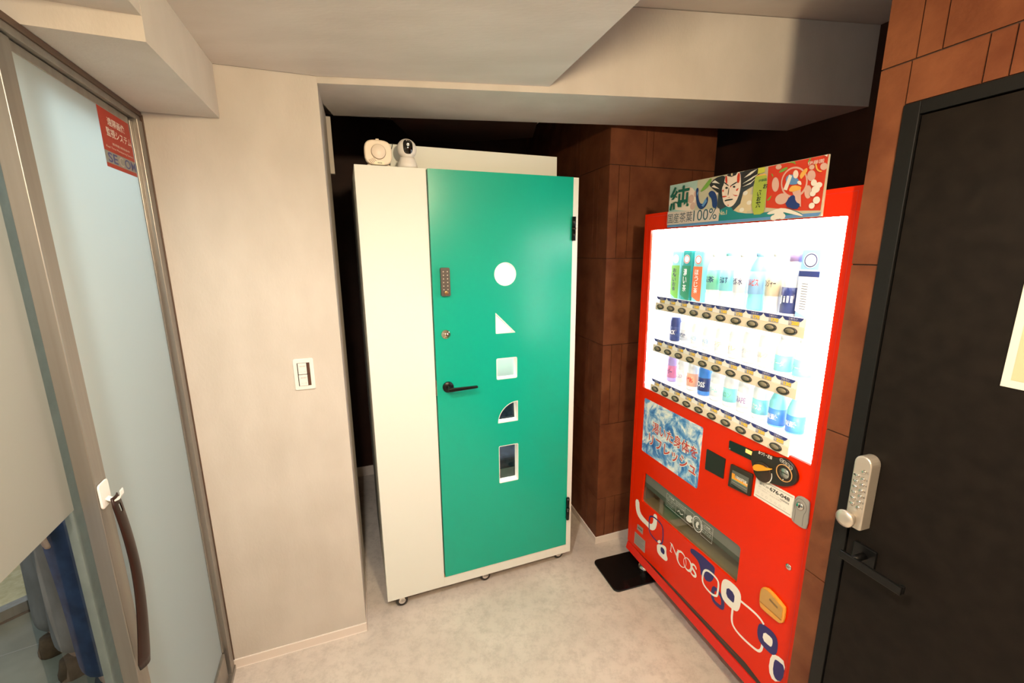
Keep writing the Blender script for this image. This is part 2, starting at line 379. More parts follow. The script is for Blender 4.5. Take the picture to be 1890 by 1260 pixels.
# ------------------------------------------------------------------ entrance: frosted sliding door, fixed panel, jamb, header
b = MB(); b.box(0.006, 0.046, -0.045, 0.012, 0.0, 2.048, STEEL); b.box(-0.002, 0.006, -0.045, 0.015, 0.0, 2.068, DARKLINE); b.box(0.046, 0.064, -0.045, -0.001, 0.14, 2.038, STEEL)
struct(b.build('trim_5', bevel=0.0015), P_GL, A_GL)
b = MB(); b.box(0.006, 1.75, -0.085, 0.008, 2.046, 2.062, STEEL); b.box(0.0, 1.75, -0.085, 0.012, 2.062, 2.076, DARKLINE)  # header's shadow line put in as a dark strip above the rail
struct(b.build('trim_6', bevel=0.001), P_GL, A_GL)
b = MB(); b.box(0.006, 1.75, -0.085, 0.016, 0.0, 0.02, STEEL); struct(b.build('trim_7'), P_GL, A_GL)
d2 = struct(empty('door_2', P_GL, A_GL))
b = MB(); b.box(0.582, 0.630, -0.030, 0.0, 0.022, 2.044, STEEL); b.build('stile', d2, bevel=0.0015)
b = MB(); b.box(0.066, 0.582, -0.030, 0.004, 0.022, 0.140, STEEL); b.build('bottom_rail', d2, bevel=0.002)
b = MB(); b.box(0.066, 0.582, -0.030, -0.004, 2.024, 2.044, STEEL); b.build('top_rail', d2, bevel=0.0015)
b = MB(); b.box(0.062, 0.584, -0.010, -0.005, 0.138, 2.026, FROST); b.build('glass_pane', d2)
# security sticker, printed on the pane
st = MB(); SX0, SX1, SZ0, SZ1 = 0.258, 0.068, 1.876, 2.030     # x decreases to the right as seen from the room
def sx(t): return SX0 + (SX1 - SX0) * t
SRED = mat('sticker red', (0.36, 0.02, 0.006), 0.5); SGREY = mat('sticker grey', (0.25, 0.25, 0.22), 0.5); SPALE = mat('sticker pale letters', (0.72, 0.58, 0.50), 0.5); SBLUE = mat('sticker blue letters', (0.05, 0.06, 0.20), 0.5); SFADE = mat('sticker faded letter', (0.42, 0.36, 0.34), 0.5)
def sq(t0, t1, z0, z1, y, m):
    st.add([(sx(t0), y, z0), (sx(t1), y, z0), (sx(t1), y, z1), (sx(t0), y, z1)], [(0, 1, 2, 3)], m)
def stext(s, t0, t1, z0, z1, y, m, bold=0.0):
    vs, fs, x0, x1, y0, y1 = text_geo(s, bold)
    st.add([(sx(t0 + (t1 - t0) * (v[0] - x0) / (x1 - x0)), y, z0 + (z1 - z0) * (v[1] - y0) / (y1 - y0)) for v in vs], fs, m)
ZH = SZ1 - SZ0
sq(0, 1, SZ0, SZ1, -0.0046, SRED); sq(0, 1, SZ0 + 0.07 * ZH, SZ0 + 0.27 * ZH, -0.0043, SGREY)
stext('遠隔画像', 0.24, 0.80, SZ0 + 0.72 * ZH, SZ0 + 0.86 * ZH, -0.0040, SPALE, 0.02)
stext('監視システム', 0.16, 0.97, SZ0 + 0.53 * ZH, SZ0 + 0.68 * ZH, -0.0040, SPALE, 0.02)
stext('遠隔監視録画中', 0.28, 0.85, SZ0 + 0.405 * ZH, SZ0 + 0.445 * ZH, -0.0040, SPALE)
stext('Real Time Monitoring System', 0.08, 0.95, SZ0 + 0.32 * ZH, SZ0 + 0.365 * ZH, -0.0040, SPALE)
stext('SE', 0.07, 0.37, SZ0 + 0.09 * ZH, SZ0 + 0.25 * ZH, -0.0040, SBLUE, 0.02)
stext('C', 0.42, 0.56, SZ0 + 0.09 * ZH, SZ0 + 0.25 * ZH, -0.0040, SFADE)
stext('OM', 0.60, 0.99, SZ0 + 0.09 * ZH, SZ0 + 0.25 * ZH, -0.0040, SBLUE, 0.01)
tag(st.build('security_sticker', d2), 'red security sticker with white lettering in the top corner of the glass')
# fixed near panel: frosted film above, clear glass below
w1 = struct(empty('window_1', P_GL, A_GL))
b = MB(); b.add([(0.60, -0.060, 0.022), (1.75, -0.060, 0.022), (1.75, -0.060, 2.044), (0.60, -0.060, 2.044)], [(3, 2, 1, 0)], CLEAR); b.build('glass_pane', w1)
box_obj('frosted_film', w1, 0.600, 1.75, -0.0592, -0.0580, 1.096, 2.044, FILM)
EDGE = noise_mat('grey door edge', (0.24, 0.26, 0.24), (0.28, 0.30, 0.28), 30, 3, 0.4, metal=0.3)
box_obj('outer_stile', w1, 0.490, 0.556, -0.100, -0.084, 0.022, 2.044, EDGE, 0.001)
# corridor outside
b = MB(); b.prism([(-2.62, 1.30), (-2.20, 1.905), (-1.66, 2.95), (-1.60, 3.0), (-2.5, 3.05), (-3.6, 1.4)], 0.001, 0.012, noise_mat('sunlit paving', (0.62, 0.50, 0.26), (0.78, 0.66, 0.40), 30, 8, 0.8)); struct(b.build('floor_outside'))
b = MB(); b.box(-0.9, 1.2, -0.02, 0.03, 0.0, 0.06, STEEL); b.box(-0.9, 1.2, -0.024, 0.034, 0.0, 0.012, DARKLINE); struct(b.build('trim_8'), (-2.33, 1.70, 0), R(56))
b = MB(); b.prism([(-1.235, 1.40), (-0.60, -0.16), (-3.0, -1.0), (-3.0, 0.72), (-2.33, 1.70), (-1.75, 2.56), (-1.30, 1.75), (-1.235, 1.52)], 0.0002, 0.001, noise_mat('olive grey corridor tile', (0.17, 0.17, 0.13), (0.24, 0.24, 0.19), 6, 8, 0.35)); struct(b.build('floor_corridor'))
b = MB()
for k in range(5):
    b.box(-1.9, 0.0, 0.28 * k - 0.5, 0.28 * k - 0.4975, 0.0008, 0.0015, GREYM)
struct(b.build('trim_9'), (-1.25, 1.30, 0), R(30))

# ------------------------------------------------------------------ black door on the right
d1 = struct(empty('door_1', P_VEND, A_VEND))
b = MB(); b.box(0.997, 1.030, -0.034, 0.06, 0.0, 1.9635, BLACKFR); b.box(1.83, 1.859, -0.034, 0.06, 0.0, 1.9635, BLACKFR); b.box(1.030, 1.83, -0.034, 0.06, 1.9365, 1.9635, BLACKFR)
b.build('door_frame', d1, bevel=0.0015)
b = MB(); b.box(1.033, 1.827, -0.030, 0.01, 0.004, 1.9335, BLACKDOOR); b.build('door_leaf', d1, bevel=0.001)
k = MB()
ZL = -0.013
prof = [(1.0585 + 0.020 * math.cos(R(a)), 1.140 + 0.022 * math.sin(R(a))) for a in range(0, 181, 15)] + [(1.0385, 0.969), (1.0415, 0.965), (1.0755, 0.965), (1.0785, 0.969)]
k.front(prof, -0.066, -0.030, SILVER); k.v = [(x, y, z + ZL) for x, y, z in k.v]; lock = k.build('keypad_lock', d1, bevel=0.004, seg=3)
tag(lock, 'silver push-button lock with a round knob')
keym = None
digits = ['C', '1', '2', '3', '4', '5', '6', '7', '8', '9', '0', 'X', 'Y']
pos = [(1.0655, 1.124)] + [(1.0520 if j % 2 == 0 else 1.0660, 1.1075 - 0.0155 * (j // 2) - (0.003 if j % 2 else 0)) for j in range(12)]
for (px, pz), dg in zip(pos, digits):
    pz += ZL
    kb = MB(); kb.lathe([(0.0048, 0), (0.0048, 0.003), (0.0030, 0.0042), (0.0005, 0.0044)], (px, -0.066, pz), CHROME, 'y', 12)
    sd = -1 if px < 1.06 else 1
    kb.text(dg, (px + sd * 0.0078 - 0.0016, pz - 0.002, px + sd * 0.0078 + 0.0016, pz + 0.002), -0.0664, BLACKP)
    kb.build('key', lock)
kb = MB(); kb.lathe([(0.013, 0), (0.013, 0.012), (0.021, 0.016), (0.0225, 0.022), (0.020, 0.026), (0.010, 0.028), (0.001, 0.0285)], (1.0525, -0.066, 0.992 + ZL), SILVER, 'y', 24); kb.build('knob', lock)
k = MB(); k.front(rrect(1.053, 1.106, 0.852, 0.905, 0.004), -0.0385, -0.030, BLACKM); hd = k.build('door_handle', d1, bevel=0.0015)
k = MB(); k.lathe([(0.009, 0.0), (0.009, 0.042)], (1.080, -0.0385, 0.878), BLACKM, 'y', 14); k.build('spindle', hd)
k = MB(); k.box(1.050, 1.189, -0.0835, -0.0745, 0.865, 0.886, BLACKM); k.box(1.180, 1.189, -0.0745, -0.066, 0.865, 0.886, BLACKM); k.build('lever', hd, bevel=0.002)
nt_ = empty('notice', P_VEND, A_VEND); tag(nt_, 'cream-bordered notice with a peach centre on the black door', 'notice')
b = MB(); b.box(1.249, 1.47, -0.0325, -0.0302, 1.386, 1.700, mat('notice paper', (0.66, 0.62, 0.54), 0.6)); b.build('border', nt_)
b = MB(); b.box(1.262, 1.457, -0.0330, -0.0322, 1.401, 1.686, mat('notice centre', (0.62, 0.44, 0.28), 0.6)); b.build('picture', nt_)
# ------------------------------------------------------------------ work booth on casters
bo = empty('work_booth', P_BOOTH, A_BOOTH); tag(bo, 'off-white work booth on casters with a green door of geometric windows', 'booth')
BW, BD, BT = 0.957, 0.72, 1.974
b = MB(); b.box(0.0, 0.268, 0.0, 0.03, 0.055, BT, BOOTHW); b.build('front_panel', bo, bevel=0.0012)
b = MB(); b.box(0.9295, BW, 0.0, 0.03, 0.055, BT, BOOTHW); b.build('door_post', bo, bevel=0.0012)
b = MB(); b.box(0.268, 0.9295, 0.0, 0.03, 0.055, 0.105, BOOTHW); b.box(0.268, 0.9295, 0.0005, 0.03, 0.105, 0.1065, mat('chipboard edge', (0.42, 0.29, 0.15), 0.8)); b.build('bottom_rail', bo)
b = MB(); b.box(0.0, 0.03, 0.03, BD, 0.055, BT, BOOTHW); b.build('side_panel', bo)
b = MB(); b.box(BW - 0.03, BW, 0.03, BD, 0.055, BT, BOOTHW); b.build('side_panel', bo)
b = MB(); b.box(0.03, BW - 0.03, BD - 0.03, BD, 0.055, BT, BOOTHIN); b.build('back_panel', bo)
b = MB(); b.box(0.03, BW - 0.03, 0.03, BD - 0.03, 0.055, 0.085, noise_mat('booth wood floor', (0.16, 0.085, 0.03), (0.24, 0.13, 0.05), 12, 6, 0.5, stretch=(1, 8, 1))); b.build('floor_board', bo)
b = MB(); b.box(0.03, BW - 0.03, 0.03, BD - 0.03, BT - 0.03, BT - 0.001, BOOTHIN); b.build('roof_panel', bo)
b = MB(); b.box(0.107, 0.905, 0.12, 0.60, BT - 0.001, 2.081, BOOTHW); b.build('ventilation_box', bo, bevel=0.001)
b = MB(); b.box(0.25, 0.75, 0.20, 0.50, BT - 0.05, BT - 0.031, emit_mat('booth lamp', (1.0, 0.98, 0.95), 34.0)); b.build('lamp', bo)
for cx, cy in ((0.066, 0.024), (0.483, 0.034), (0.905, 0.044), (0.08, 0.62), (0.88, 0.62)):
    k = MB(); k.lathe([(0.0008, -0.011), (0.022, -0.011), (0.0265, -0.007), (0.0265, 0.007), (0.022, 0.011), (0.0008, 0.011)], (cx, cy, 0.0265), BLACKP, 'y', 22)
    ca = k.build('caster', bo)
    k = MB(); k.lathe([(0.0008, -0.0135), (0.013, -0.0135), (0.0165, -0.0115), (0.0165, 0.0115), (0.013, 0.0135), (0.0008, 0.0135)], (cx, cy, 0.0290), CHROME, 'y', 18)
    k.box(cx - 0.012, cx + 0.012, cy - 0.0135, cy - 0.0115, 0.026, 0.050, CHROME); k.box(cx - 0.012, cx + 0.012, cy + 0.0115, cy + 0.0135, 0.026, 0.050, CHROME); k.box(cx - 0.022, cx + 0.022, cy - 0.016, cy + 0.022, 0.049, 0.0555, CHROME)
    k.build('fork', ca)
b = MB(); b.box(0.245, 0.290, 0.036, 0.050, 0.085, BT - 0.032, BOOTHW); b.box(0.912, 0.927, 0.036, 0.050, 0.085, BT - 0.032, BOOTHW); b.box(0.245, 0.927, 0.036, 0.050, 0.085, 0.122, BOOTHW); b.box(0.245, 0.927, 0.036, 0.050, BT - 0.052, BT - 0.032, BOOTHW); b.build('light_stop', bo)  # unseen strips added behind the door gaps to block the lamp's light
# the door with its five cut-outs
cc = (0.5965, 1.5525)
def fil(p, r=0.006): return smooth_poly(p, 2)
def rtri(p, r):       # polygon with small rounded corners
    out = []
    n = len(p)
    for i in range(n):
        a, q, c = Vector(p[i - 1]), Vector(p[i]), Vector(p[(i + 1) % n]); u = (a - q).normalized() * r; w = (c - q).normalized() * r
        for t in (0, .33, .67, 1): out.append(tuple((q + u) * (1 - t) ** 2 + q * 2 * t * (1 - t) + (q + w) * t * t))
    return out
H = [ell(cc, 0.0515, 0.0515, 36), rtri([(0.548, 1.384), (0.548, 1.2875), (0.6445, 1.2875)], 0.004), rrect(0.549, 0.651, 1.0715, 1.1725, 0.007),
     rtri([(0.654 - 0.101 * math.cos(R(a)), 0.8575 + 0.101 * math.sin(R(a))) for a in range(0, 91, 6)][0:1] + [(0.654 - 0.101 * math.cos(R(a)), 0.8575 + 0.101 * math.sin(R(a))) for a in range(6, 91, 6)] + [(0.654, 0.8575)], 0.002), rrect(0.5555, 0.655, 0.5465, 0.741, 0.006)]
def inset(p, d):
    cx = sum(q[0] for q in p) / len(p); cz = sum(q[1] for q in p) / len(p); out = []
    n = len(p); a = sum(p[i][0] * p[(i + 1) % n][1] - p[(i + 1) % n][0] * p[i][1] for i in range(n)); sg = 1 if a > 0 else -1
    for i in range(n):
        u = Vector(p[i - 1]); q = Vector(p[i]); w = Vector(p[(i + 1) % n]); e1 = (q - u); e2 = (w - q)
        if e1.length < 1e-6 or e2.length < 1e-6: out.append(tuple(q)); continue
        e1.normalize(); e2.normalize(); n1 = Vector((-e1.y, e1.x)) * sg; n2 = Vector((-e2.y, e2.x)) * sg; m = n1 + n2
        m = m / max(0.3, m.dot(n1)) if m.length > 1e-6 else n1
        out.append(tuple(q + m * d))
    return out
dr = slab_holes('door', bo, [(0.2735, 0.108), (0.9275, 0.108), (0.9275, BT), (0.2735, BT)], H, -0.004, 0.034, GREEN)
TRIM = mat('white window lining', (0.86, 0.83, 0.79), 0.5)
for h in H:
    inner = rtri(inset([(0.548, 1.384), (0.548, 1.2875), (0.6445, 1.2875)], 0.0034), 0.002) if h is H[1] else inset(h, 0.0032)
    slab_holes('window_lining', dr, h, [inner], -0.0045, 0.035, TRIM)
    k = MB(); k.flat(inset(h, 0.001), 0.028, CLEAR); k.build('pane', dr)
k = MB(); k.front(rrect(0.306, 0.345, 1.468, 1.586, 0.006), -0.022, -0.004, mat('keypad grey brown', (0.085, 0.07, 0.058), 0.4))
for i in range(6):
    for j in range(2): k.flat(ell((0.317 + 0.017 * j, 1.570 - 0.0148 * i), 0.0026, 0.0026, 10), -0.0223, SILVER)
k.lathe([(0.0095, 0), (0.0085, 0.003), (0.001, 0.0034)], (0.327, -0.022, 1.482), mat('bronze sensor', (0.35, 0.22, 0.10), 0.3, 0.8), 'y', 16)
tag(k.build('door_keypad', dr, bevel=0.0015), 'grey-brown keypad with two columns of pale dots')
k = MB(); k.lathe([(0.0205, 0), (0.0205, 0.004), (0.018, 0.009), (0.011, 0.010), (0.0105, 0.013), (0.0005, 0.013)], (0.3205, -0.004, 1.303), mat('polished brass silver', (0.80, 0.70, 0.52), 0.14, 1.0), 'y', 24)
k.box(0.3193, 0.3217, -0.0176, -0.0170, 1.297, 1.309, BLACKP); k.build('lock_cylinder', dr)
k = MB(); k.lathe([(0.0245, 0), (0.0245, 0.006), (0.023, 0.008), (0.0005, 0.008)], (0.322, -0.004, 1.066), BLACKM, 'y', 28)
k.lathe([(0.009, 0.0), (0.009, 0.044)], (0.322, -0.012, 1.066), BLACKM, 'y', 14)
k.build('handle_rose', dr)
k = MB(); pts = [(0.313, 1.0735), (0.330, 1.0745), (0.442, 1.0725), (0.446, 1.066), (0.442, 1.0615), (0.330, 1.0575), (0.313, 1.0585)]
k.front(pts, -0.060, -0.050, BLACKM); k.build('door_handle', dr, bevel=0.0025)
k = MB(); k.box(0.2705, 0.2745, -0.002, 0.02, 1.03, 1.10, CHROME); k.build('latch_plate', dr)
for z0, z1 in ((1.697, 1.803), (0.264, 0.389)):
    zm = (z0 + z1) / 2
    k = MB(); k.lathe([(0.0085, z0 - zm), (0.0085, -0.004)], (0.9295, -0.013, zm), BLACKM, 'z', 14); k.lathe([(0.0085, 0.004), (0.0085, z1 - zm)], (0.9295, -0.013, zm), BLACKM, 'z', 14); k.lathe([(0.010, -0.004), (0.010, 0.004)], (0.9295, -0.013, zm), BLACKP, 'z', 14)
    k.box(0.9225, 0.9365, -0.012, -0.002, z0 + 0.002, z1 - 0.002, BLACKM); k.build('hinge', bo)
# a low navy seat inside
se = empty('padded_stool', (0, 0, 0), 0); se.location = (P_BOOTH[0] + 0.715 * math.cos(A_BOOTH) - 0.46 * math.sin(A_BOOTH), P_BOOTH[1] + 0.715 * math.sin(A_BOOTH) + 0.46 * math.cos(A_BOOTH), 0.085); se.rotation_euler = (0, 0, A_BOOTH)
tag(se, 'dark navy padded seat seen through the low windows of the green door', 'seat')
NAVYF = noise_mat('navy fabric', (0.012, 0.016, 0.035), (0.03, 0.04, 0.075), 40, 6, 0.8)
k = MB(); k.box(-0.19, 0.19, -0.17, 0.17, 0.36, 0.44, NAVYF); k.build('seat', se, bevel=0.02, seg=3)
k = MB(); k.box(-0.19, 0.19, 0.12, 0.18, 0.44, 0.80, NAVYF); k.build('backrest', se, bevel=0.02, seg=3)
for x in (-0.16, 0.16):
    for y in (-0.14, 0.14):
        k = MB(); k.tube([(x, y, 0.0), (x, y, 0.362)], 0.011, BLACKM); k.build('leg', se)

# ------------------------------------------------------------------ things on top of the booth
def b2w(u, y, z=0.0): return (P_BOOTH[0] + u * math.cos(A_BOOTH) - y * math.sin(A_BOOTH), P_BOOTH[1] + u * math.sin(A_BOOTH) + y * math.cos(A_BOOTH), z)
al = empty('smoke_alarm', b2w(0.092, 0.034, BT), A_BOOTH); tag(al, 'ivory rounded-square alarm with a round button on top of the booth', 'alarm')
def squircle(w, h, n=36, e=3.2):
    return [(math.copysign(abs(math.cos(t)) ** (2 / e), math.cos(t)) * w, math.copysign(abs(math.sin(t)) ** (2 / e), math.sin(t)) * h) for t in [2 * math.pi * i / n for i in range(n)]]
k = MB(); k.front([(x, z + 0.0495) for x, z in squircle(0.0505, 0.0455)], -0.022, 0.008, IVORY); k.build('case', al, bevel=0.006, seg=3)
k = MB(); k.lathe([(0.026, 0.0), (0.026, 0.004), (0.0245, 0.0055), (0.0005, 0.006)], (0.001, -0.022, 0.052), mat('ivory button', (0.84, 0.74, 0.62), 0.4), 'y', 28); k.lathe([(0.0275, -0.0005), (0.0275, 0.0006)], (0.001, -0.022, 0.0515), mat('button gap', (0.25, 0.17, 0.10), 0.6), 'y', 28); k.build('button', al)
for q in ((-0.042, -0.030, -0.014, 0.004, 0.0, 0.006), (0.032, 0.042, -0.014, 0.004, 0.0, 0.006), (-0.006, 0.006, -0.012, 0.0, 0.092, 0.1005)): box_obj('lug', al, *q, IVORY, 0.001)
k = MB()
for i in range(4): k.stroke([(-0.036 + 0.0055 * i, 0.022 + 0.0025 * i), (-0.026 + 0.0055 * i, 0.010 + 0.0025 * i)], 0.0016, -0.0226, mat('vent slot', (0.28, 0.19, 0.11), 0.6))
k.build('vent_slots', al)
k = MB(); k.flat([(-0.020, 0.007), (0.020, 0.006), (0.021, 0.017), (-0.013, 0.0175)], -0.0226, mat('pale label', (0.86, 0.84, 0.62), 0.5)); k.text('警報器', (-0.005, 0.0095, 0.012, 0.0145), -0.0229, BLACKP); k.build('label', al)
cm = empty('security_camera', b2w(0.204, 0.040, BT), A_BOOTH); tag(cm, 'white ball-headed pan-tilt camera with black oval face on top of the booth', 'camera')
k = MB(); k.lathe([(0.030, 0.0), (0.0375, 0.002), (0.0385, 0.010), (0.036, 0.022), (0.030, 0.034), (0.0285, 0.042)], (0, 0, 0), WHITEP, 'z', 36); k.build('base', cm)
HR = 0.0375; HC = (0, 0, 0.0745)
k = MB(); k.lathe([(max(0.0004, HR * math.sin(R(a))), -HR * math.cos(R(a))) for a in range(0, 181, 9)], HC, WHITEP, 'z', 40); hdm = k.build('head', cm)
k = MB(); vs = []; fs = []
def onhead(x, z, r): return (HC[0] + x, HC[1] - math.sqrt(max(1e-9, r * r - x * x - z * z)), HC[2] + z)
op = [(0.0185 * math.copysign(abs(math.cos(t)) ** 0.7, math.cos(t)), 0.004 + (0.0275 if math.sin(t) < 0 else 0.0255) * math.copysign(abs(math.sin(t)) ** 0.75, math.sin(t))) for t in [2 * math.pi * i / 28 for i in range(28)]]
for ring in (1.0, 0.66, 0.33, 0.02):
    for x, z in op: vs.append(onhead(x * ring, 0.004 + (z - 0.004) * ring, HR + 0.0004))
for r_ in range(3):
    for i in range(28): fs.append((r_ * 28 + i, (r_ * 28 + (i + 1) % 28), (r_ + 1) * 28 + (i + 1) % 28, (r_ + 1) * 28 + i))
k.add(vs, [f[::-1] for f in fs], mat('camera black face', (0.006, 0.005, 0.004), 0.12), True); k.build('face', hdm, fixn=False)
k = MB(); p = onhead(0.0, 0.010, HR); k.lathe([(0.006, -0.001), (0.006, 0.0012), (0.0045, 0.0014), (0.0005, 0.0006)], p, CHROME, 'y', 16); k.flat(ell((p[0], p[2]), 0.0018, 0.0018, 10), p[1] - 0.0016, WHITE); k.build('lens', hdm)
cb = MB(); c0 = [(0.160, 0.117, 2.0835), (0.158, 0.1165, 2.0825), (0.157, 0.1165, 2.073), (0.152, 0.1155, 2.060), (0.146, 0.115, 2.045), (0.145, 0.113, 2.020), (0.142, 0.106, 1.995), (0.1395, 0.095, BT + 0.003), (0.141, 0.07, BT + 0.002), (0.160, 0.062, BT + 0.002), (0.190, 0.078, BT + 0.002), (0.200, 0.080, BT + 0.003)]
c0 = [(0.165, 0.30, 2.0835), (0.162, 0.20, 2.0835)] + c0
cb.tube(smooth_line([b2w(*q) for q in c0], 1), 0.0015, BLACKP, 6); tag(cb.build('cable'), 'thin black cable hanging between the alarm and the white camera', 'cable')

# ------------------------------------------------------------------ light switch on the beige wall
sw = empty('light_switch', (P_LW[0] + 0.379 * math.cos(A_LW), P_LW[1] + 0.379 * math.sin(A_LW), 1.203), A_LW); tag(sw, 'white double rocker light switch on the beige wall stub', 'light switch')
k = MB(); k.front(rrect(-0.035, 0.035, -0.060, 0.060, 0.006), -0.007, -0.0003, WHITEP); k.build('plate', sw, bevel=0.002)
k = MB(); k.box(-0.0215, 0.0215, -0.0076, -0.0068, -0.0445, 0.0445, BLACKP); k.build('recess', sw)
for z0, z1 in ((0.0012, 0.0435), (-0.0435, -0.0012)):
    k = MB(); k.box(-0.0185, 0.0105, -0.0105, -0.007, z0, z1, WHITEP); rk = k.build('rocker', sw, bevel=0.001)
    k = MB(); k.text('照明', (-0.013, z0 + 0.028, 0.006, z0 + 0.033), -0.0108, GREYM); k.build('lettering', rk); k = MB(); k.text('入 / 切', (-0.012, z0 + 0.008, 0.007, z0 + 0.012), -0.0108, GREYM); k.build('lettering', rk)
    k = MB(); k.box(0.0125, 0.0205, -0.0082, -0.0072, z0, z1, mat('brown bar', (0.09, 0.035, 0.02), 0.4)); k.build('gap_bar', sw)  # dark bar coloured in for the shaded gap beside the rocker

# ------------------------------------------------------------------ adhesive hook and shoehorn on the door stile (frame x towards the camera, y into the room)
hk = empty('adhesive_hook', (P_GL[0] + 0.609 * 0.378 + 0.001 * 0.926, P_GL[1] - 0.609 * 0.926 + 0.001 * 0.378, 1.125), A_GL); tag(hk, 'white plastic stick-on hook on the steel door stile', 'hook')
def rear(b):    # flip a shape built facing -y so that it faces +y
    b.v = [(-x, -y, z) for x, y, z in b.v]; return b
k = MB(); k.front(rrect(-0.021, 0.021, -0.028, 0.030, 0.008), -0.004, 0.0, WHITEP); rear(k).build('plate', hk, bevel=0.0012)
k = MB(); arc = [(0.0, 0.002, -0.010), (0.0, 0.010, -0.016), (0.0, 0.020, -0.019), (0.0, 0.028, -0.016), (0.0, 0.032, -0.008), (0.0, 0.032, 0.002)]
vs = []
for x, y, z in arc: vs += [(-0.010, y, z), (0.006, y, z), (0.006, y - 0.001, z + 0.0035), (-0.010, y - 0.001, z + 0.0035)]
fs = []
for i in range(len(arc) - 1):
    for q in range(4): fs.append((4 * i + q, 4 * i + (q + 1) % 4, 4 * i + 4 + (q + 1) % 4, 4 * i + 4 + q))
fs += [(3, 2, 1, 0), (20, 21, 22, 23)]
k.add(vs, fs, WHITEP); k.build('hook_arm', hk, bevel=0.0008, fixn=True)
HORN = mat('dark brown plastic', (0.022, 0.008, 0.005), 0.35, spec=0.3)
sh = empty('shoehorn', (P_GL[0] + 0.604 * 0.378 + 0.015 * 0.926, P_GL[1] - 0.604 * 0.926 + 0.015 * 0.378, 1.106), A_GL); tag(sh, 'long dark brown curved shoehorn hanging from the white hook', 'shoehorn')
k = MB(); N = 22; vs = []; fs = []; cross = 9
for i in range(N):
    t = i / (N - 1); z = 0.010 - 0.432 * t; w = 0.0185 + 0.013 * t ** 2.2; bow = 0.016 * math.sin(math.pi * min(1, t * 1.02)) ** 1.0 * (1 - 0.25 * t)
    if t > 0.93: w *= 1 - 0.35 * ((t - 0.93) / 0.07) ** 2
    if i == 0: w *= 0.75
    for side in (0, 1):
        for j in range(cross):
            a = -1 + 2 * j / (cross - 1); cup = (0.003 + 0.007 * t) * (1 - a * a)
            vs.append((w * a + 0.026 * t ** 1.5, bow + cup * (1 if True else 0) + (0.0026 if side == 0 else 0.0), z))
M_ = 2 * cross
for i in range(N - 1):
    for j in range(cross - 1):
        if i == 1 and j in (3, 4): continue       # the hanging hole
        fs.append((i * M_ + j, i * M_ + j + 1, (i + 1) * M_ + j + 1, (i + 1) * M_ + j)); fs.append((i * M_ + cross + j, (i + 1) * M_ + cross + j, (i + 1) * M_ + cross + j + 1, i * M_ + cross + j + 1))
    for j in (0, cross - 1):
        fs.append((i * M_ + j, (i + 1) * M_ + j, (i + 1) * M_ + cross + j, i * M_ + cross + j))
for i in (0, N - 1):
    for j in range(cross - 1): fs.append((i * M_ + j, i * M_ + j + 1, i * M_ + cross + j + 1, i * M_ + cross + j))
k.add(vs, fs, HORN, True); k.build('blade', sh, fixn=True)
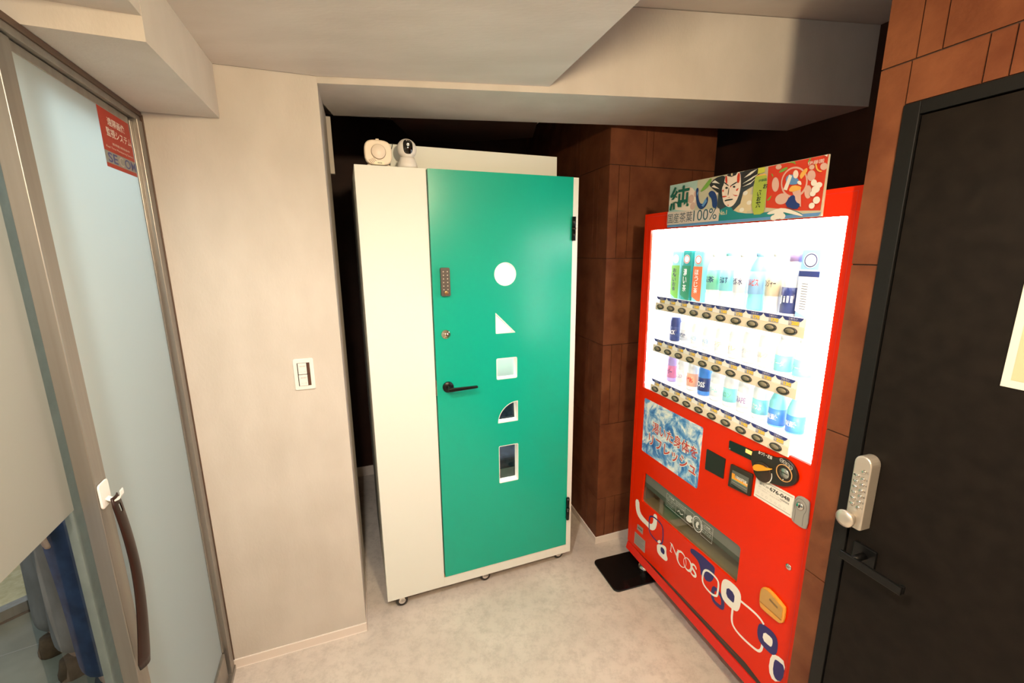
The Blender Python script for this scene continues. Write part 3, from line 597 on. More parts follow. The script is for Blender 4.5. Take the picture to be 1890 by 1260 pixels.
# ------------------------------------------------------------------ vending machine: measured outlines on its front, in 0.1 mm (x from its left edge, z from the floor)
D= {'window':[(471,17379),(8882,17350),(8878,10269),(561,10150)],'poster':[(762,9663),(4599,9715),(4518,7076),(778,7021)],'reader':[(4881,8970),(5814,8994),(5800,8186),(4881,8119)],'display':[(5902,9771),(6980,9842),(6960,9478),(5923,9428)],'led':[(6637,9798),(6973,9825),(6953,9696),(6629,9673)],'coin':[(6972,9940),(7814,10024),(7958,10108),(8155,10156),(8412,10091),(8580,9864),(8622,9669),(8514,9436),(8244,9244),(7846,9106),(7403,9095),(7128,9187),(6976,9405),(6922,9675)],'lever':[(7127,9389),(7210,9524),(7414,9597),(7610,9587),(7820,9671),(7810,9610),(7522,9436),(7231,9282)],'dial':[(7479,9348),(7847,9544),(7523,9055)],'ring':[(8181,9693),(8429,9826),(8223,9416)],'slot':[(8210,9714),(8379,9755),(8239,9530)],'circ':[(8014,9998),(8123,10004),(8241,10003),(8349,9997),(8073,10028)],'cointext':[(7226,9903),(7759,9946),(7745,9862),(7238,9817)],'bill':[(6117,8966),(7046,9035),(7047,8209),(6091,8079)],'billin':[(6246,8774),(6942,8814),(6914,8270),(6156,8219)],'billL':[(6241,8686),(6372,8699),(6391,8567),(6940,8619),(6927,8500),(6257,8464)],'billtext':[(6408,8676),(6897,8705),(6896,8608),(6407,8575)],'info':[(7167,9019),(8544,9082),(8539,8310),(7127,8284)],'infotext':[(7349,8783),(8351,8877),(8344,8759),(7347,8701)],'lock':[(8553,8937),(8624,9149),(8787,9233),(8994,9208),(9056,9152),(9088,8323),(8943,8232),(8571,8263),(8563,8406)],'lockcyl':[(8802,8842),(8919,8916),(8821,8720)],'key':[(8814,6997),(8900,7064),(8833,6875)],'cup':[(7885,5271),(7989,5403),(8188,5490),(8759,5330),(8817,5238),(8817,4768),(8725,4631),(8619,4576),(7994,4535),(7898,4634),(7858,5032)],'cuplid':[(7897,5189),(8198,5421),(8738,5282),(8776,4965),(7945,4739)],'flap':[(1069,5989),(6858,6067),(6855,4545),(962,4394)],'flapmid':[(1743,5437),(6888,5577)],'d1':[(493,4234),(549,3746),(719,3461),(1041,3351),(1557,3372),(1750,3335),(2043,3453),(2246,3757),(2258,4335),(2108,4400),(1946,4255),(1992,3874),(1858,3676),(1653,3622),(1097,3663),(892,3832),(808,4322)],'d2':[(1680,3816),(1718,3313),(1777,3188),(2025,3101),(2472,3111),(2640,3167),(2742,3313),(2741,3736),(2691,4038),(2536,4171),(2097,4177),(1819,4097),(1704,3978)],'d3':[(2367,2965),(2613,3144),(3018,3306),(3043,2923),(3179,2758),(3085,2584),(2834,2525),(2444,2537),(2364,2789)],'d3b':[(2510,3199),(2621,3279),(2520,3120)],'d3n':[(2647,3067),(2931,3074),(2921,2779),(2634,2784)],'d4':[(4512,4352),(5080,4448),(5466,4430),(5812,4432),(5836,4258),(5818,3894),(5709,3685),(5583,3579),(5400,3525),(5335,3651),(5156,3524),(5124,3761),(4990,4017),(4727,4097),(4466,4104)],'d5':[(5434,4015),(5720,4078),(6010,4039),(6094,3901),(6078,3384),(6010,3289),(5801,3190),(5393,3233),(5256,3408),(5287,3825)],'d6':[(5843,3546),(5839,2973),(6290,3007),(6386,3116),(6338,3455),(6050,3584)],'d7':[(6225,4204),(6426,4414),(6828,4459),(7092,4359),(7142,4010),(7092,3620),(6972,3454),(6609,3391),(6292,3449),(6205,3788)],'d7n':[(6468,4118),(6842,4106),(6856,3751),(6791,3692),(6472,3712)],'d8a':[(7067,4041),(7705,4108),(7969,4072),(8108,3986)],'d8b':[(6821,3483),(6828,2910),(7002,2736),(7368,2695),(7936,2766),(8085,2858),(8149,3030),(8151,3270)],'d9':[(7910,3825),(8047,3971),(8463,4057),(8675,3903),(8704,3441),(8614,3252),(8477,3167),(8037,3183),(7903,3434)],'d9w':[(8143,3750),(8443,3790),(8505,3698),(8492,3466),(8410,3411),(8131,3408)],'d10':[(8492,3152),(8700,3361),(9015,3389),(9004,2635),(8692,2273),(8479,2515)],'d10n':[(8633,3108),(8726,3188),(9020,3226),(8994,2618),(8788,2427),(8634,2604)],'N':[(3255,3235),(3335,3317),(3381,3657),(3806,3284),(3863,3284),(3915,3667)],'O1':[(3958,3422),(4259,3654),(4001,3091)],'O2':[(4367,3445),(4607,3634),(4402,3178)],'S':[(4888,3652),(4784,3671),(4618,3552),(4594,3416),(4689,3410),(4857,3504),(4902,3438),(4858,3307),(4714,3222),(4566,3269)],'plate1':[(787,2977),(1241,3049),(1239,2694),(753,2678)],'plate2':[(608,2430),(1479,2497),(1492,1835),(583,1774)],'icons':[(2830,5791),(3397,5796),(3214,5198),(2649,5142),(3362,5762),(3924,5795),(3784,5192),(3227,5186),(3949,5810),(4442,5845),(4246,5173),(3784,5192),(4966,5826),(5499,5875),(5358,5222),(4808,5182)],'iconc':[(4615,5504),(4884,5646),(4654,5212)],'groove':[(1957,1609),(2434,1730),(7439,1954),(7258,1967)],'decalcheck':[(-20,1143),(9119,18017)],'strip1':[(1207,14241),(8128,14339),(8180,14009),(1197,13971),(1508,14528),(8150,14555),(8172,14417)],'strip2':[(1270,12317),(8102,12552),(8120,12178),(1257,12063),(1505,12658),(8155,12712),(8157,12570)],'strip3':[(1274,10449),(8118,10630),(8103,10321),(1261,10184),(1525,10811),(8161,10877),(8144,10723)],'btn':[(7517,14083),(7956,14164),(7725,14221),(7759,14006)]}
T= {'board':[(1704,19088),(8204,18986),(8222,17389),(1700,17430)],'mint':[(1706,19080),(3288,19057),(3273,18468),(3181,17952),(1706,18042)],'pinkl':[(1687,18637),(2240,18898),(3187,18867),(3300,18031),(2982,17968),(1729,18159)],'jun':[(1722,19102),(2827,19001),(2897,17974),(1748,18015)],'leaf':[(3473,18618),(3580,18732),(3741,18879),(3955,19040),(4023,18965),(3880,18737),(3624,18632)],'j1':[(3234,18753),(3386,18799),(3385,18456),(3535,18162),(3774,18204),(3873,18467),(3935,18231),(3798,18033),(3562,17966),(3366,18134),(3279,18424)],'j2':[(3894,18527),(4073,18610),(4325,18438),(4406,17961),(4162,17971),(4102,18298),(3954,18417)],'j1w':[(3303,18595),(3387,18671),(3383,18585),(3334,18483)],'j1x':[(3604,18113),(3812,18369),(3866,18238),(3703,18062)],'hairl':[(3925,18834),(4162,18996),(4597,19042),(4620,18881),(4559,18452),(4607,18206),(4376,18473),(3970,18726)],'hl1':[(4023,18862),(4172,18923),(4418,18769),(4273,18809)],'hl2':[(4029,18718),(4137,18766),(4414,18599),(4239,18651)],'hl3':[(4111,18544),(4390,18471),(4279,18361)],'hairr':[(5327,18782),(5366,19020),(5695,19041),(6037,19031),(6066,18839),(5912,18663),(5741,18577),(5403,18432)],'hr0':[(5446,18802),(5709,18948),(5953,19000),(5699,18858)],'hr1':[(5400,18621),(5802,18788),(6021,18846),(5745,18705)],'hr2':[(5414,18525),(5756,18630),(5968,18746),(5741,18577)],'face':[(4536,18614),(4615,18724),(4628,18919),(4703,19045),(4740,18971),(4930,18918),(5104,18946),(5167,19032),(5280,19024),(5360,18626),(5344,18363),(5229,18087),(5070,17945),(4888,17937),(4680,18079),(4570,18370)],'cap':[(4733,18978),(4762,19094),(5108,19098),(5163,19023),(5104,18946),(4930,18918)],'capm':[(4887,19037),(4959,19035),(4967,18948),(4904,18953)],'fr0':[(4636,18918),(4704,19035),(4775,18761),(4711,18711)],'fr1':[(5163,18976),(5275,19006),(5296,18691),(5182,18669)],'fr2':[(4581,18349),(4861,18309),(4611,18276)],'fr3':[(4978,18404),(5094,18313),(5314,18280),(5153,18259)],'fr4':[(5159,18480),(5302,18529),(5220,18405)],'fr5':[(4547,18533),(4638,18562),(4628,18444)],'fr6':[(4849,18024),(4929,18016),(4898,17960)],'fr7':[(4881,18630),(4972,18629),(4929,18566)],'fr8':[(4782,18308),(4868,18259),(4970,18278),(4898,18237)],'fb0':[(4616,18812),(4851,18654),(4842,18626),(4609,18764)],'fb1':[(4917,18645),(5197,18743),(5204,18694),(4936,18608)],'fb2':[(4673,18597),(4748,18637),(4836,18577),(4762,18537)],'fb3':[(5004,18586),(5075,18625),(5159,18566),(5088,18537)],'fb4':[(4717,18195),(4929,18204),(5086,18194),(5079,18156),(4830,18154),(4730,18144)],'fb5':[(4844,18576),(4876,18572),(4870,18338),(4833,18322)],'caption':[(1695,18038),(4522,17931),(4526,17511),(1695,17526)],'captext':[(1738,17944),(4402,17889),(4445,17547),(1756,17559)],'teal':[(4526,17808),(4697,17957),(5017,17954),(5174,17760),(5880,17633),(6677,17648),(7074,17722),(7578,17557),(7792,17352),(3639,17398)],'blue':[(1696,17518),(3624,17508),(4652,17504),(8370,17491),(8156,17371),(1690,17417)],'no1':[(4688,17736),(4864,17733),(4712,17562)],'cream':[(5596,18108),(5837,18084),(5635,17840)],'bottle':[(5888,18748),(6004,18804),(6280,18802),(6375,18696),(6400,17786),(6364,17590),(5896,17603)],'bcap':[(5996,19011),(6249,19005),(6261,18854),(5996,18832)],'bneck':[(5954,18766),(6004,18804),(6280,18802),(6343,18736),(6286,18762)],'och':[(6108,18484),(6229,18486),(6229,18343),(6119,18338)],'ocha':[(6010,18314),(6178,18313),(6219,17892),(6050,17889)],'redbg':[(6336,18996),(8199,18983),(8179,17545),(7573,17590),(6400,17786)],'pinkring':[(7279,18400),(7700,18393),(7347,17960)],'redc':[(7277,18409),(7655,18399),(7337,18028)],'pk0':[(6663,18430),(6785,18430),(6695,18218)],'pk1':[(7787,18508),(7908,18507),(7810,18362)],'pk2':[(7749,18081),(7854,18084),(7777,17900)],'pk3':[(6934,17984),(7151,17991),(6958,17827)],'pk4':[(8113,18691),(8211,18689),(8128,18597)],'pk5':[(7769,18732),(7847,18730),(7779,18667)],'pk6':[(6710,18921),(6811,18917),(6721,18851)],'wf0':[(7906,18302),(7991,18302),(7920,18213)],'wf1':[(8055,18219),(8155,18221),(8068,18140)],'wf2':[(7986,18118),(8104,18120),(8002,18021)],'wf3':[(7917,18014),(8002,18017),(7929,17941)],'wf4':[(8050,17826),(8150,17830),(8065,17729)],'wf5':[(7933,17692),(8019,17697),(7946,17611)],'wf6':[(6922,17534),(7082,17544),(6941,17410)],'wf7':[(6769,17456),(6892,17464),(6782,17375)],'wf8':[(7053,17473),(7151,17480),(7066,17386)],'gl0':[(6716,18749),(6804,18838),(6975,18878),(7040,18834),(6896,18756)],'gl1':[(6392,17985),(6544,18112),(6584,18125),(6520,17990)],'gl2':[(7628,18850),(7662,18971),(7721,18984),(7692,18886)],'gl3':[(6465,18770),(6530,18760),(6570,18633)],'gl4':[(6959,18980),(7223,19000),(7280,18877),(7173,18960)],'flame':[(7862,18795),(7902,18811),(7974,18621),(8115,18576),(8053,18547),(7922,18629)],'flame2':[(7435,18592),(7625,18755),(7683,18666),(7588,18537),(7496,18437)],'head':[(7320,18617),(7404,18613),(7338,18500)],'robeb':[(7003,18572),(7142,18668),(7434,18478),(7439,18330),(7192,18345),(7046,18414)],'robew':[(7108,18640),(7211,18592),(7098,18206),(6974,18246)],'robew2':[(7388,18419),(7498,18420),(7556,18283),(7420,18333)],'belt':[(7152,18233),(7270,18335),(7561,18249),(7524,18140),(7185,18145)],'hak':[(7203,18025),(7370,18058),(7420,17853),(7602,17753),(7476,17614),(7068,17766)],'skirtw':[(7282,18134),(7537,18171),(7613,17686),(7447,17800)],'wavew':[(6449,17602),(6893,17728),(7178,17688),(7583,17523),(7752,17379),(7399,17502),(6991,17616),(6628,17554)],'corner':[(8100,18976),(8199,18983),(8190,18921)],'brand':[(7894,18914),(8174,18917),(8175,18864),(7894,18859)]}

def P(n): return [(a / 1e4, z / 1e4) for a, z in (D[n] if n in D else T[n])]
vm = empty('vending_machine', P_VEND, A_VEND); tag(vm, 'red drinks vending machine with a brightly lit window standing in the brown alcove', 'vending machine')
VW, VH, VD = 0.926, 1.808, 0.72
CABG = mat('cabinet grey', (0.42, 0.41, 0.40), 0.5)
b = MB(); b.box(0.002, VW - 0.002, 0.19, VD, 0.112, VH - 0.004, RED); b.box(0.002, 0.03, 0.010, 0.19, 0.112, VH - 0.004, RED); b.box(VW - 0.03, VW - 0.002, 0.010, 0.19, 0.112, VH - 0.004, RED); b.box(0.03, VW - 0.03, 0.010, 0.19, 1.745, VH - 0.004, RED); b.box(0.03, VW - 0.03, 0.010, 0.19, 0.112, 0.43, RED)
b.box(0.03, VW - 0.03, 0.010, 0.19, 0.62, 1.010, RED); b.box(0.70, VW - 0.03, 0.010, 0.19, 0.43, 0.62, RED); b.build('cabinet_body', vm)
WIN = [(0.0475, 1.7375), (0.888, 1.7350), (0.8878, 1.0270), (0.0555, 1.0155)]
FL = [(0.1065, 0.5995), (0.6858, 0.6067), (0.6855, 0.4545), (0.0965, 0.4400)]
slab_holes('front_door', vm, [(0.0, 0.155), (VW, 0.155), (VW, VH), (0.0, VH)], [rtri(WIN, 0.004), rtri(FL, 0.012)], 0.0, 0.010, RED)
b = MB(); b.stroke([(0.0205, 0.17), (0.0205, VH - 0.012)], 0.0016, -0.0004, REDD); b.stroke([(0.905, 0.17), (0.905, VH - 0.012)], 0.0016, -0.0004, REDD); b.stroke([(0.0205, VH - 0.0125), (0.905, VH - 0.0125)], 0.0016, -0.0004, REDD); b.build('edge_line', vm)
b = MB(); b.prism([(0, 0), (VW, 0), (VW, 0.06), (0, 0.06)], 0.112, 0.150, REDD); b.v = [(x, y - (0.012 if (y < 0.01 and z < 0.13) else 0.0), z + (0.0035 * x if z < 0.13 else 0)) for x, y, z in b.v]; b.build('kick_lip', vm, bevel=0.004)
b = MB(); b.box(0.004, VW - 0.004, 0.012, 0.05, 0.148, 0.158, BLACKP); b.front([(0.10, 0.153), (0.74, 0.157), (0.90, 0.157), (0.90, 0.160), (0.76, 0.186), (0.66, 0.182), (0.22, 0.163)], -0.0005, 0.004, BLACKP)
b.front([(0.30, 0.166), (0.70, 0.176), (0.74, 0.178), (0.70, 0.171), (0.30, 0.163)], -0.0012, 0.0, mat('groove highlight', (0.16, 0.03, 0.015), 0.4)); b.build('kick_groove', vm)  # shade and glint of the recess painted as flat strips
for fx in (0.055, 0.86):
    for fy in (0.075, 0.62):
        k = MB(); k.lathe([(0.012, 0.0), (0.012, 0.105)], (fx, fy, 0.010), CHROME, 'z', 14); k.lathe([(0.034, 0.0), (0.034, 0.006), (0.026, 0.018), (0.013, 0.024)], (fx, fy, 0.010), CHROME, 'z', 20); k.lathe([(0.020, 0.0), (0.020, 0.012)], (fx, fy, 0.055), CHROME, 'z', 6); k.build('foot', vm)
# the lit display
LIT = emit_mat('lit display panel', (0.93, 0.97, 1.0), 5.0); LITW = mat('display white', (0.92, 0.93, 0.95), 0.5)
b = MB(); b.box(0.03, VW - 0.03, 0.185, 0.189, 1.010, 1.745, LIT); b.build('light_panel', vm)
b = MB(); b.box(0.031, 0.046, 0.0101, 0.185, 1.010, 1.745, LITW); b.box(VW - 0.037, VW - 0.031, 0.0101, 0.185, 1.010, 1.745, LITW); b.box(0.03, VW - 0.03, 0.0101, 0.185, 1.0102, 1.0140, LITW); b.box(0.03, VW - 0.03, 0.0101, 0.185, 1.7385, 1.744, LITW); b.build('display_lining', vm)
b = MB(); TUBE = emit_mat('display tube', (0.93, 0.97, 1.0), 30.0); b.box(0.05, VW - 0.05, 0.016, 0.030, 1.724, 1.736, TUBE); b.box(0.0480, 0.0560, 0.014, 0.026, 1.03, 1.72, TUBE); b.box(0.872, 0.884, 0.014, 0.026, 1.04, 1.72, TUBE); b.build('light_tube', vm)
b = MB(); b.flat(WIN, 0.0095, CLEARV); b.build('window_glass', vm)
CREAM = mat('cream button rail', (0.80, 0.70, 0.55), 0.45); BTNR = mat('button dark rim', (0.028, 0.032, 0.028), 0.3); BTNC = mat('button olive centre', (0.24, 0.21, 0.14), 0.35); TAGN = mat('price tag navy', (0.03, 0.04, 0.20), 0.5); TAGY = mat('price yellow', (0.95, 0.60, 0.02), 0.5); TAGW = mat('tag white', (0.86, 0.84, 0.82), 0.5); TAGG = mat('tag grey', (0.35, 0.33, 0.36), 0.5)
prices = [['160', '160', '160', '160', '160', '160', '170', '170', '170', '200'], ['130'] * 10, ['130', '130', '130', '130', '140', '140', '140', '140', '220', '220']]
rows = [(1.4110, 0.0002), (1.2235, 0.0045), (1.0370, 0.006)]
SHELFM = mat('clear shelf', (0.9, 0.92, 0.94), 0.3)
for r, (zb, dz) in enumerate(rows):
    b = MB(); b.box(0.120, 0.818, -0.006, 0.010, zb - 0.0165, zb + 0.0155, CREAM); b.box(0.148, 0.818, -0.004, 0.008, zb + 0.0155, zb + 0.042, TAGW); b.box(0.110, 0.835, 0.008, 0.150, zb + 0.030, zb + 0.033, SHELFM)
    rail = b.build('button_rail', vm, bevel=0.001)
    if r < 2 or True:
        for i in range(10):
            x = 0.158 + 0.0686 * i
            k = MB(); k.lathe([(0.0205, -0.001), (0.0215, 0.003), (0.0195, 0.0065), (0.0165, 0.007), (0.0155, 0.005)], (x, -0.006, zb), BTNR, 'y', 20, 1.0, 0.56); k.lathe([(0.0155, 0.0), (0.0145, 0.0072), (0.0005, 0.0075)], (x, -0.006, zb + 0.001), BTNC, 'y', 20, 1.0, 0.52); k.build('button', rail)
            k = MB(); y = -0.0046
            x0, x1 = x - 0.0343, x + 0.0343
            k.flat([(x0, zb + 0.042), (x1, zb + 0.042)] + [(x1 - 0.0125 + 0.0125 * math.sin(R(a)), zb + 0.041 - 0.011 * (1 - math.sin(R(a)) ** 2)) for a in range(80, -1, -20)] + [(x0 + 0.0125 - 0.0125 * math.sin(R(a)), zb + 0.041 - 0.011 * (1 - math.sin(R(a)) ** 2)) for a in range(0, 81, 20)], y, TAGN)
            k.flat([(x - 0.013, zb + 0.0315), (x + 0.0225, zb + 0.0315), (x + 0.0225, zb + 0.0165), (x - 0.013, zb + 0.0165)], y - 0.0001, TAGG)
            k.text('つめたい', (x - 0.014, zb + 0.0335, x + 0.016, zb + 0.0400), y - 0.0003, TAGW)
            k.text(prices[r][i], (x - 0.003, zb + 0.0185, x + 0.0215, zb + 0.0300), y - 0.0003, TAGY, 0.05)
            k.text('円', (x - 0.0115, zb + 0.020, x - 0.005, zb + 0.028), y - 0.0003, TAGW)
            k.build('price_tag', rail)
    k = MB(); k.tube([(0.048, 0.03, zb + 0.028), (0.085, 0.02, zb + 0.012), (0.121, 0.004, zb + 0.004)], 0.0012, GREYM, 6); k.build('wire', rail)
# poster, reader, price display, coin unit, bill slot, label, lock
def ymap(name, fn): pass
POST = None
m, t_, bs = nt('splash print')
tc = t_.nodes.new('ShaderNodeTexCoord'); n1 = t_.nodes.new('ShaderNodeTexNoise'); n1.inputs['Scale'].default_value = 13; n1.inputs['Detail'].default_value = 10; n1.inputs['Roughness'].default_value = 0.7; n1.inputs['Distortion'].default_value = 1.2
rp = t_.nodes.new('ShaderNodeValToRGB'); e = rp.color_ramp.elements; e[0].position = 0.36; e[0].color = (0.02, 0.12, 0.42, 1); e[1].position = 0.60; e[1].color = (0.85, 0.88, 0.86, 1); q = e.new(0.46); q.color = (0.10, 0.30, 0.62, 1); q = e.new(0.53); q.color = (0.45, 0.62, 0.78, 1)
t_.links.new(tc.outputs['Object'], n1.inputs['Vector']); t_.links.new(n1.outputs[0], rp.inputs[0]); t_.links.new(rp.outputs[0], bs.inputs['Base Color']); bs.inputs['Roughness'].default_value = 0.3
SPLASH = m
PO = P('poster'); PO = [(0.0770, 0.9680), (0.4580, 0.9710), (0.4540, 0.7060), (0.0775, 0.7010)]
k = MB(); k.front(rtri(PO, 0.008), -0.0015, 0.0, SPLASH)
PR = mat('poster red letters', (0.55, 0.04, 0.03), 0.4)
for bold, mm, y in ((0.055, WHITE, -0.0020), (0.012, PR, -0.0024)):
    g = 0.0 if bold < 0.05 else 0.004
    k.quadtext('渇いた身体を', [(0.148 - g, 0.880 + g), (0.441 + g, 0.878 + g), (0.441 + g, 0.826 - g), (0.148 - g, 0.826 - g)], y, mm, bold)
    k.quadtext('リフレッシュ', [(0.128 - g, 0.812 + g), (0.441 + g, 0.805 + g), (0.441 + g, 0.752 - g), (0.128 - g, 0.757 - g)], y, mm, bold)
tag(k.build('poster', vm), 'blue water-splash poster with red lettering')
k = MB(); k.front(rtri(P('reader'), 0.003), -0.004, 0.0, BLACKP); k.build('card_reader', vm, bevel=0.001)
k = MB(); k.front(rtri(P('display'), 0.003), -0.004, 0.0, mat('smoked display', (0.012, 0.016, 0.014), 0.15)); k.flat(ell((0.5968, 0.9480), 0.0028, 0.0028, 12), -0.0045, SILVER); k.build('price_display', vm)
k = MB(); L = [(0.6640, 0.9790), (0.6945, 0.9800), (0.6945, 0.9665), (0.6640, 0.9655)]; k.flat(rtri(L, 0.0015), -0.0046, emit_mat('orange lamp', (1.0, 0.42, 0.08), 3.2)); k.build('price_lamp', vm)
cu_ = MB(); cu_.front(smooth_poly(P('coin'), 2), -0.012, 0.0, BLACKP)
coin = cu_.build('coin_unit', vm, bevel=0.003)
k = MB(); k.lathe([(0.034, 0), (0.034, 0.002), (0.030, 0.0035), (0.0005, 0.0036)], (0.7435, -0.012, 0.9340), mat('dial brown', (0.03, 0.018, 0.011), 0.3), 'y', 28)
k.stroke([(0.7435 + 0.036 * math.cos(R(a)), 0.9340 + 0.036 * math.sin(R(a))) for a in range(-52, 22, 8)], 0.0028, -0.0125, WHITE); k.build('return_dial', coin)
k = MB(); k.front(smooth_poly(P('lever'), 2), -0.024, -0.0155, mat('orange lever', (0.80, 0.34, 0.02), 0.3)); k.build('return_lever', coin, bevel=0.002)
rc = (0.8188, 0.9690)
k = MB(); k.lathe([(0.0275, 0.0), (0.0275, 0.0016), (0.0252, 0.0018), (0.0252, 0.0)], (rc[0], -0.012, rc[1]), mat('orange ring', (0.70, 0.36, 0.12), 0.35), 'y', 32); k.lathe([(0.0250, 0.0), (0.0250, 0.001), (0.0195, 0.0012)], (rc[0], -0.012, rc[1]), BLACKP, 'y', 28)
k.lathe([(0.0165, 0.001), (0.0160, 0.0028), (0.0005, 0.0030)], (rc[0] + 0.002, -0.012, rc[1]), mat('coin plate', (0.40, 0.42, 0.38), 0.25, 0.7), 'y', 24); k.box(rc[0] - 0.011, rc[0] + 0.015, -0.0154, -0.0149, rc[1] + 0.0005, rc[1] + 0.0028, BLACKP); k.flat(ell((rc[0], rc[1] - 0.0215), 0.0018, 0.0018, 8), -0.0134, WHITE); k.build('coin_slot', coin)
k = MB()
for x, z, s in ((0.805, 1.0055, '500'), (0.8155, 1.0040, '100'), (0.827, 1.0010, '50'), (0.8375, 0.9965, '10')):
    k.stroke(ell((x, z), 0.0058, 0.0058, 18), 0.0010, -0.0125, WHITE, True); k.text(s, (x - 0.0035, z - 0.0015, x + 0.0035, z + 0.0015), -0.0125, WHITE)
k.build('lettering', coin)
k = MB(); k.text('おつり・返却', (0.7215, 0.9885, 0.7720, 1.0010), -0.0125, WHITE, 0.02, slant=0.05); k.build('lettering', coin)
bi = MB(); bi.front(rtri(P('bill'), 0.004), -0.010, 0.0, mat('bill unit brown black', (0.030, 0.020, 0.013), 0.35)); bill = bi.build('banknote_slot', vm, bevel=0.003)
k = MB(); k.front(rtri([(0.6245, 0.8800), (0.6950, 0.8850), (0.6945, 0.8270), (0.6230, 0.8200)], 0.002), -0.0112, -0.009, mat('bill plate grey', (0.16, 0.155, 0.14), 0.3, 0.3)); k.flat(P('billL'), -0.0116, ORANGE); k.text('1000円札', (0.6420, 0.8555, 0.6925, 0.8700), -0.0119, WHITE, 0.02); k.box(0.626, 0.693, -0.0125, -0.0115, 0.8225, 0.8275, BLACKP)
k.stroke([(0.628, 0.8470), (0.690, 0.8490)], 0.003, -0.0119, mat('bill plate green', (0.12, 0.38, 0.28), 0.3)); k.stroke([(0.628, 0.8375), (0.692, 0.8400)], 0.0022, -0.0119, GREYM); k.build('bill_mouth', bill)
k = MB(); IN = [(0.7145, 0.9030), (0.8540, 0.9075), (0.8540, 0.8310), (0.7130, 0.8280)]; k.front(rtri(IN, 0.002), -0.0010, 0.0, mat('info label', (0.80, 0.76, 0.68), 0.5)); y = -0.0014
INK = mat('label ink', (0.05, 0.045, 0.045), 0.5); INKL = mat('label ink pale', (0.50, 0.47, 0.44), 0.5)
k.text('☎0120-', (0.7270, 0.8805, 0.7680, 0.8900), y, INK, 0.01); k.text('676-048', (0.7690, 0.8795, 0.8400, 0.8930), y, INK, 0.03)
for i, (a, c) in enumerate(((0.7190, 0.8500), (0.7190, 0.8480))): k.stroke([(a, (0.8965, 0.8365)[i]), (c, (0.9010, 0.8395)[i])], 0.0011, y, INK)
k.text('故障・お問い合わせはこちらまで', (0.7270, 0.8705, 0.8100, 0.8755), y, INKL); k.text('つり銭切れ・商品の不具合', (0.7270, 0.8625, 0.8150, 0.8670), y, INKL); k.text('お客様相談室', (0.8080, 0.8690, 0.8400, 0.8750), y, INK)
for i in range(7): k.stroke(ell((0.728 + 0.0165 * i, 0.8500 - 0.0004 * i), 0.0036, 0.0036, 10), 0.0008, y, INKL, True)
k.build('information_label', vm)
k = MB(); k.front(smooth_poly(P('lock'), 1), -0.006, 0.0, GREYM); lk = k.build('lock_plate', vm, bevel=0.0025)
k = MB(); k.stroke(smooth_line([(0.866, 0.831), (0.8665, 0.865), (0.861, 0.880), (0.862, 0.902), (0.873, 0.914), (0.888, 0.912), (0.898, 0.900), (0.898, 0.884), (0.892, 0.868), (0.8925, 0.832)], 1), 0.0016, -0.0064, mat('plate line', (0.16, 0.15, 0.14), 0.4)); k.lathe([(0.0125, 0), (0.0125, 0.003), (0.0095, 0.005), (0.0005, 0.0052)], (0.8785, -0.006, 0.8905), CHROME, 'y', 20); k.box(0.8770, 0.8805, -0.0118, -0.011, 0.8855, 0.8950, BLACKP); k.build('lock_barrel', lk)
k = MB(); k.lathe([(0.0105, 0), (0.0105, 0.002), (0.008, 0.004), (0.0005, 0.0042)], (0.8665, -0.0, 0.6680), CHROME, 'y', 18); k.box(0.8625, 0.8705, -0.0050, -0.0041, 0.6672, 0.6688, BLACKP); k.build('key_lock', vm)
# change cup
CUP = mat('amber cup', (0.72, 0.32, 0.035), 0.25, coat=0.5)
pc = smooth_poly(P('cup'), 2)
k = MB(); k.front(pc, -0.010, 0.0, CUP); cup = k.build('change_cup', vm, bevel=0.004)
k = MB(); k.front(rtri([(0.7935, 0.5330), (0.8170, 0.5400), (0.8740, 0.5240), (0.8745, 0.4820), (0.7940, 0.4815)], 0.008), -0.0118, -0.009, mat('amber flap', (0.50, 0.27, 0.06), 0.15, coat=0.6)); k.stroke([(0.7935, 0.4800), (0.8750, 0.4805)], 0.002, -0.0122, mat('amber shade', (0.28, 0.10, 0.01), 0.4)); k.stroke([(0.826, 0.517), (0.858, 0.512)], 0.008, -0.0121, mat('amber print', (0.22, 0.13, 0.04), 0.5)); k.build('flap', cup)
# retrieval opening with a clear flap
b = MB(); b.box(0.08, 0.70, 0.182, 0.186, 0.43, 0.62, mat('hatch back', (0.42, 0.38, 0.26), 0.6)); b.box(0.08, 0.70, 0.012, 0.186, 0.430, 0.434, mat('hatch floor', (0.55, 0.46, 0.32), 0.5)); b.box(0.08, 0.70, 0.012, 0.186, 0.616, 0.620, CABG); b.box(0.08, 0.084, 0.012, 0.186, 0.43, 0.62, CABG); b.box(0.698, 0.70, 0.012, 0.186, 0.43, 0.62, CABG); b.build('hatch_recess', vm)
k = MB(); F = [(0.110, 0.5975), (0.6835, 0.6045), (0.6830, 0.4570), (0.1005, 0.4430)]; k.flat(rtri(F, 0.010), 0.010, glass_mat('smoky flap', (0.66, 0.66, 0.54), 2.6, 0.05)); fl = k.build('hatch_flap', vm)
k = MB(); k.front([(0.112, 0.596), (0.682, 0.603), (0.682, 0.548), (0.112, 0.540)], 0.0075, 0.0095, mat('flap band', (0.15, 0.16, 0.14), 0.3, 0.1)); k.front([(0.1130, 0.548), (0.682, 0.556), (0.682, 0.536), (0.1120, 0.526)], 0.0070, 0.0078, mat('flap dark band', (0.055, 0.068, 0.05), 0.35)); k.build('flap_band', fl)
k = MB(); y = 0.0064; WS = mat('white pictograms', (0.74, 0.74, 0.70), 0.5); w = 0.0016
def frame(x0, x1, z0, z1): k.stroke([(x0, z0), (x1, z0), (x1, z1), (x0, z1)], w, y, WS, True)
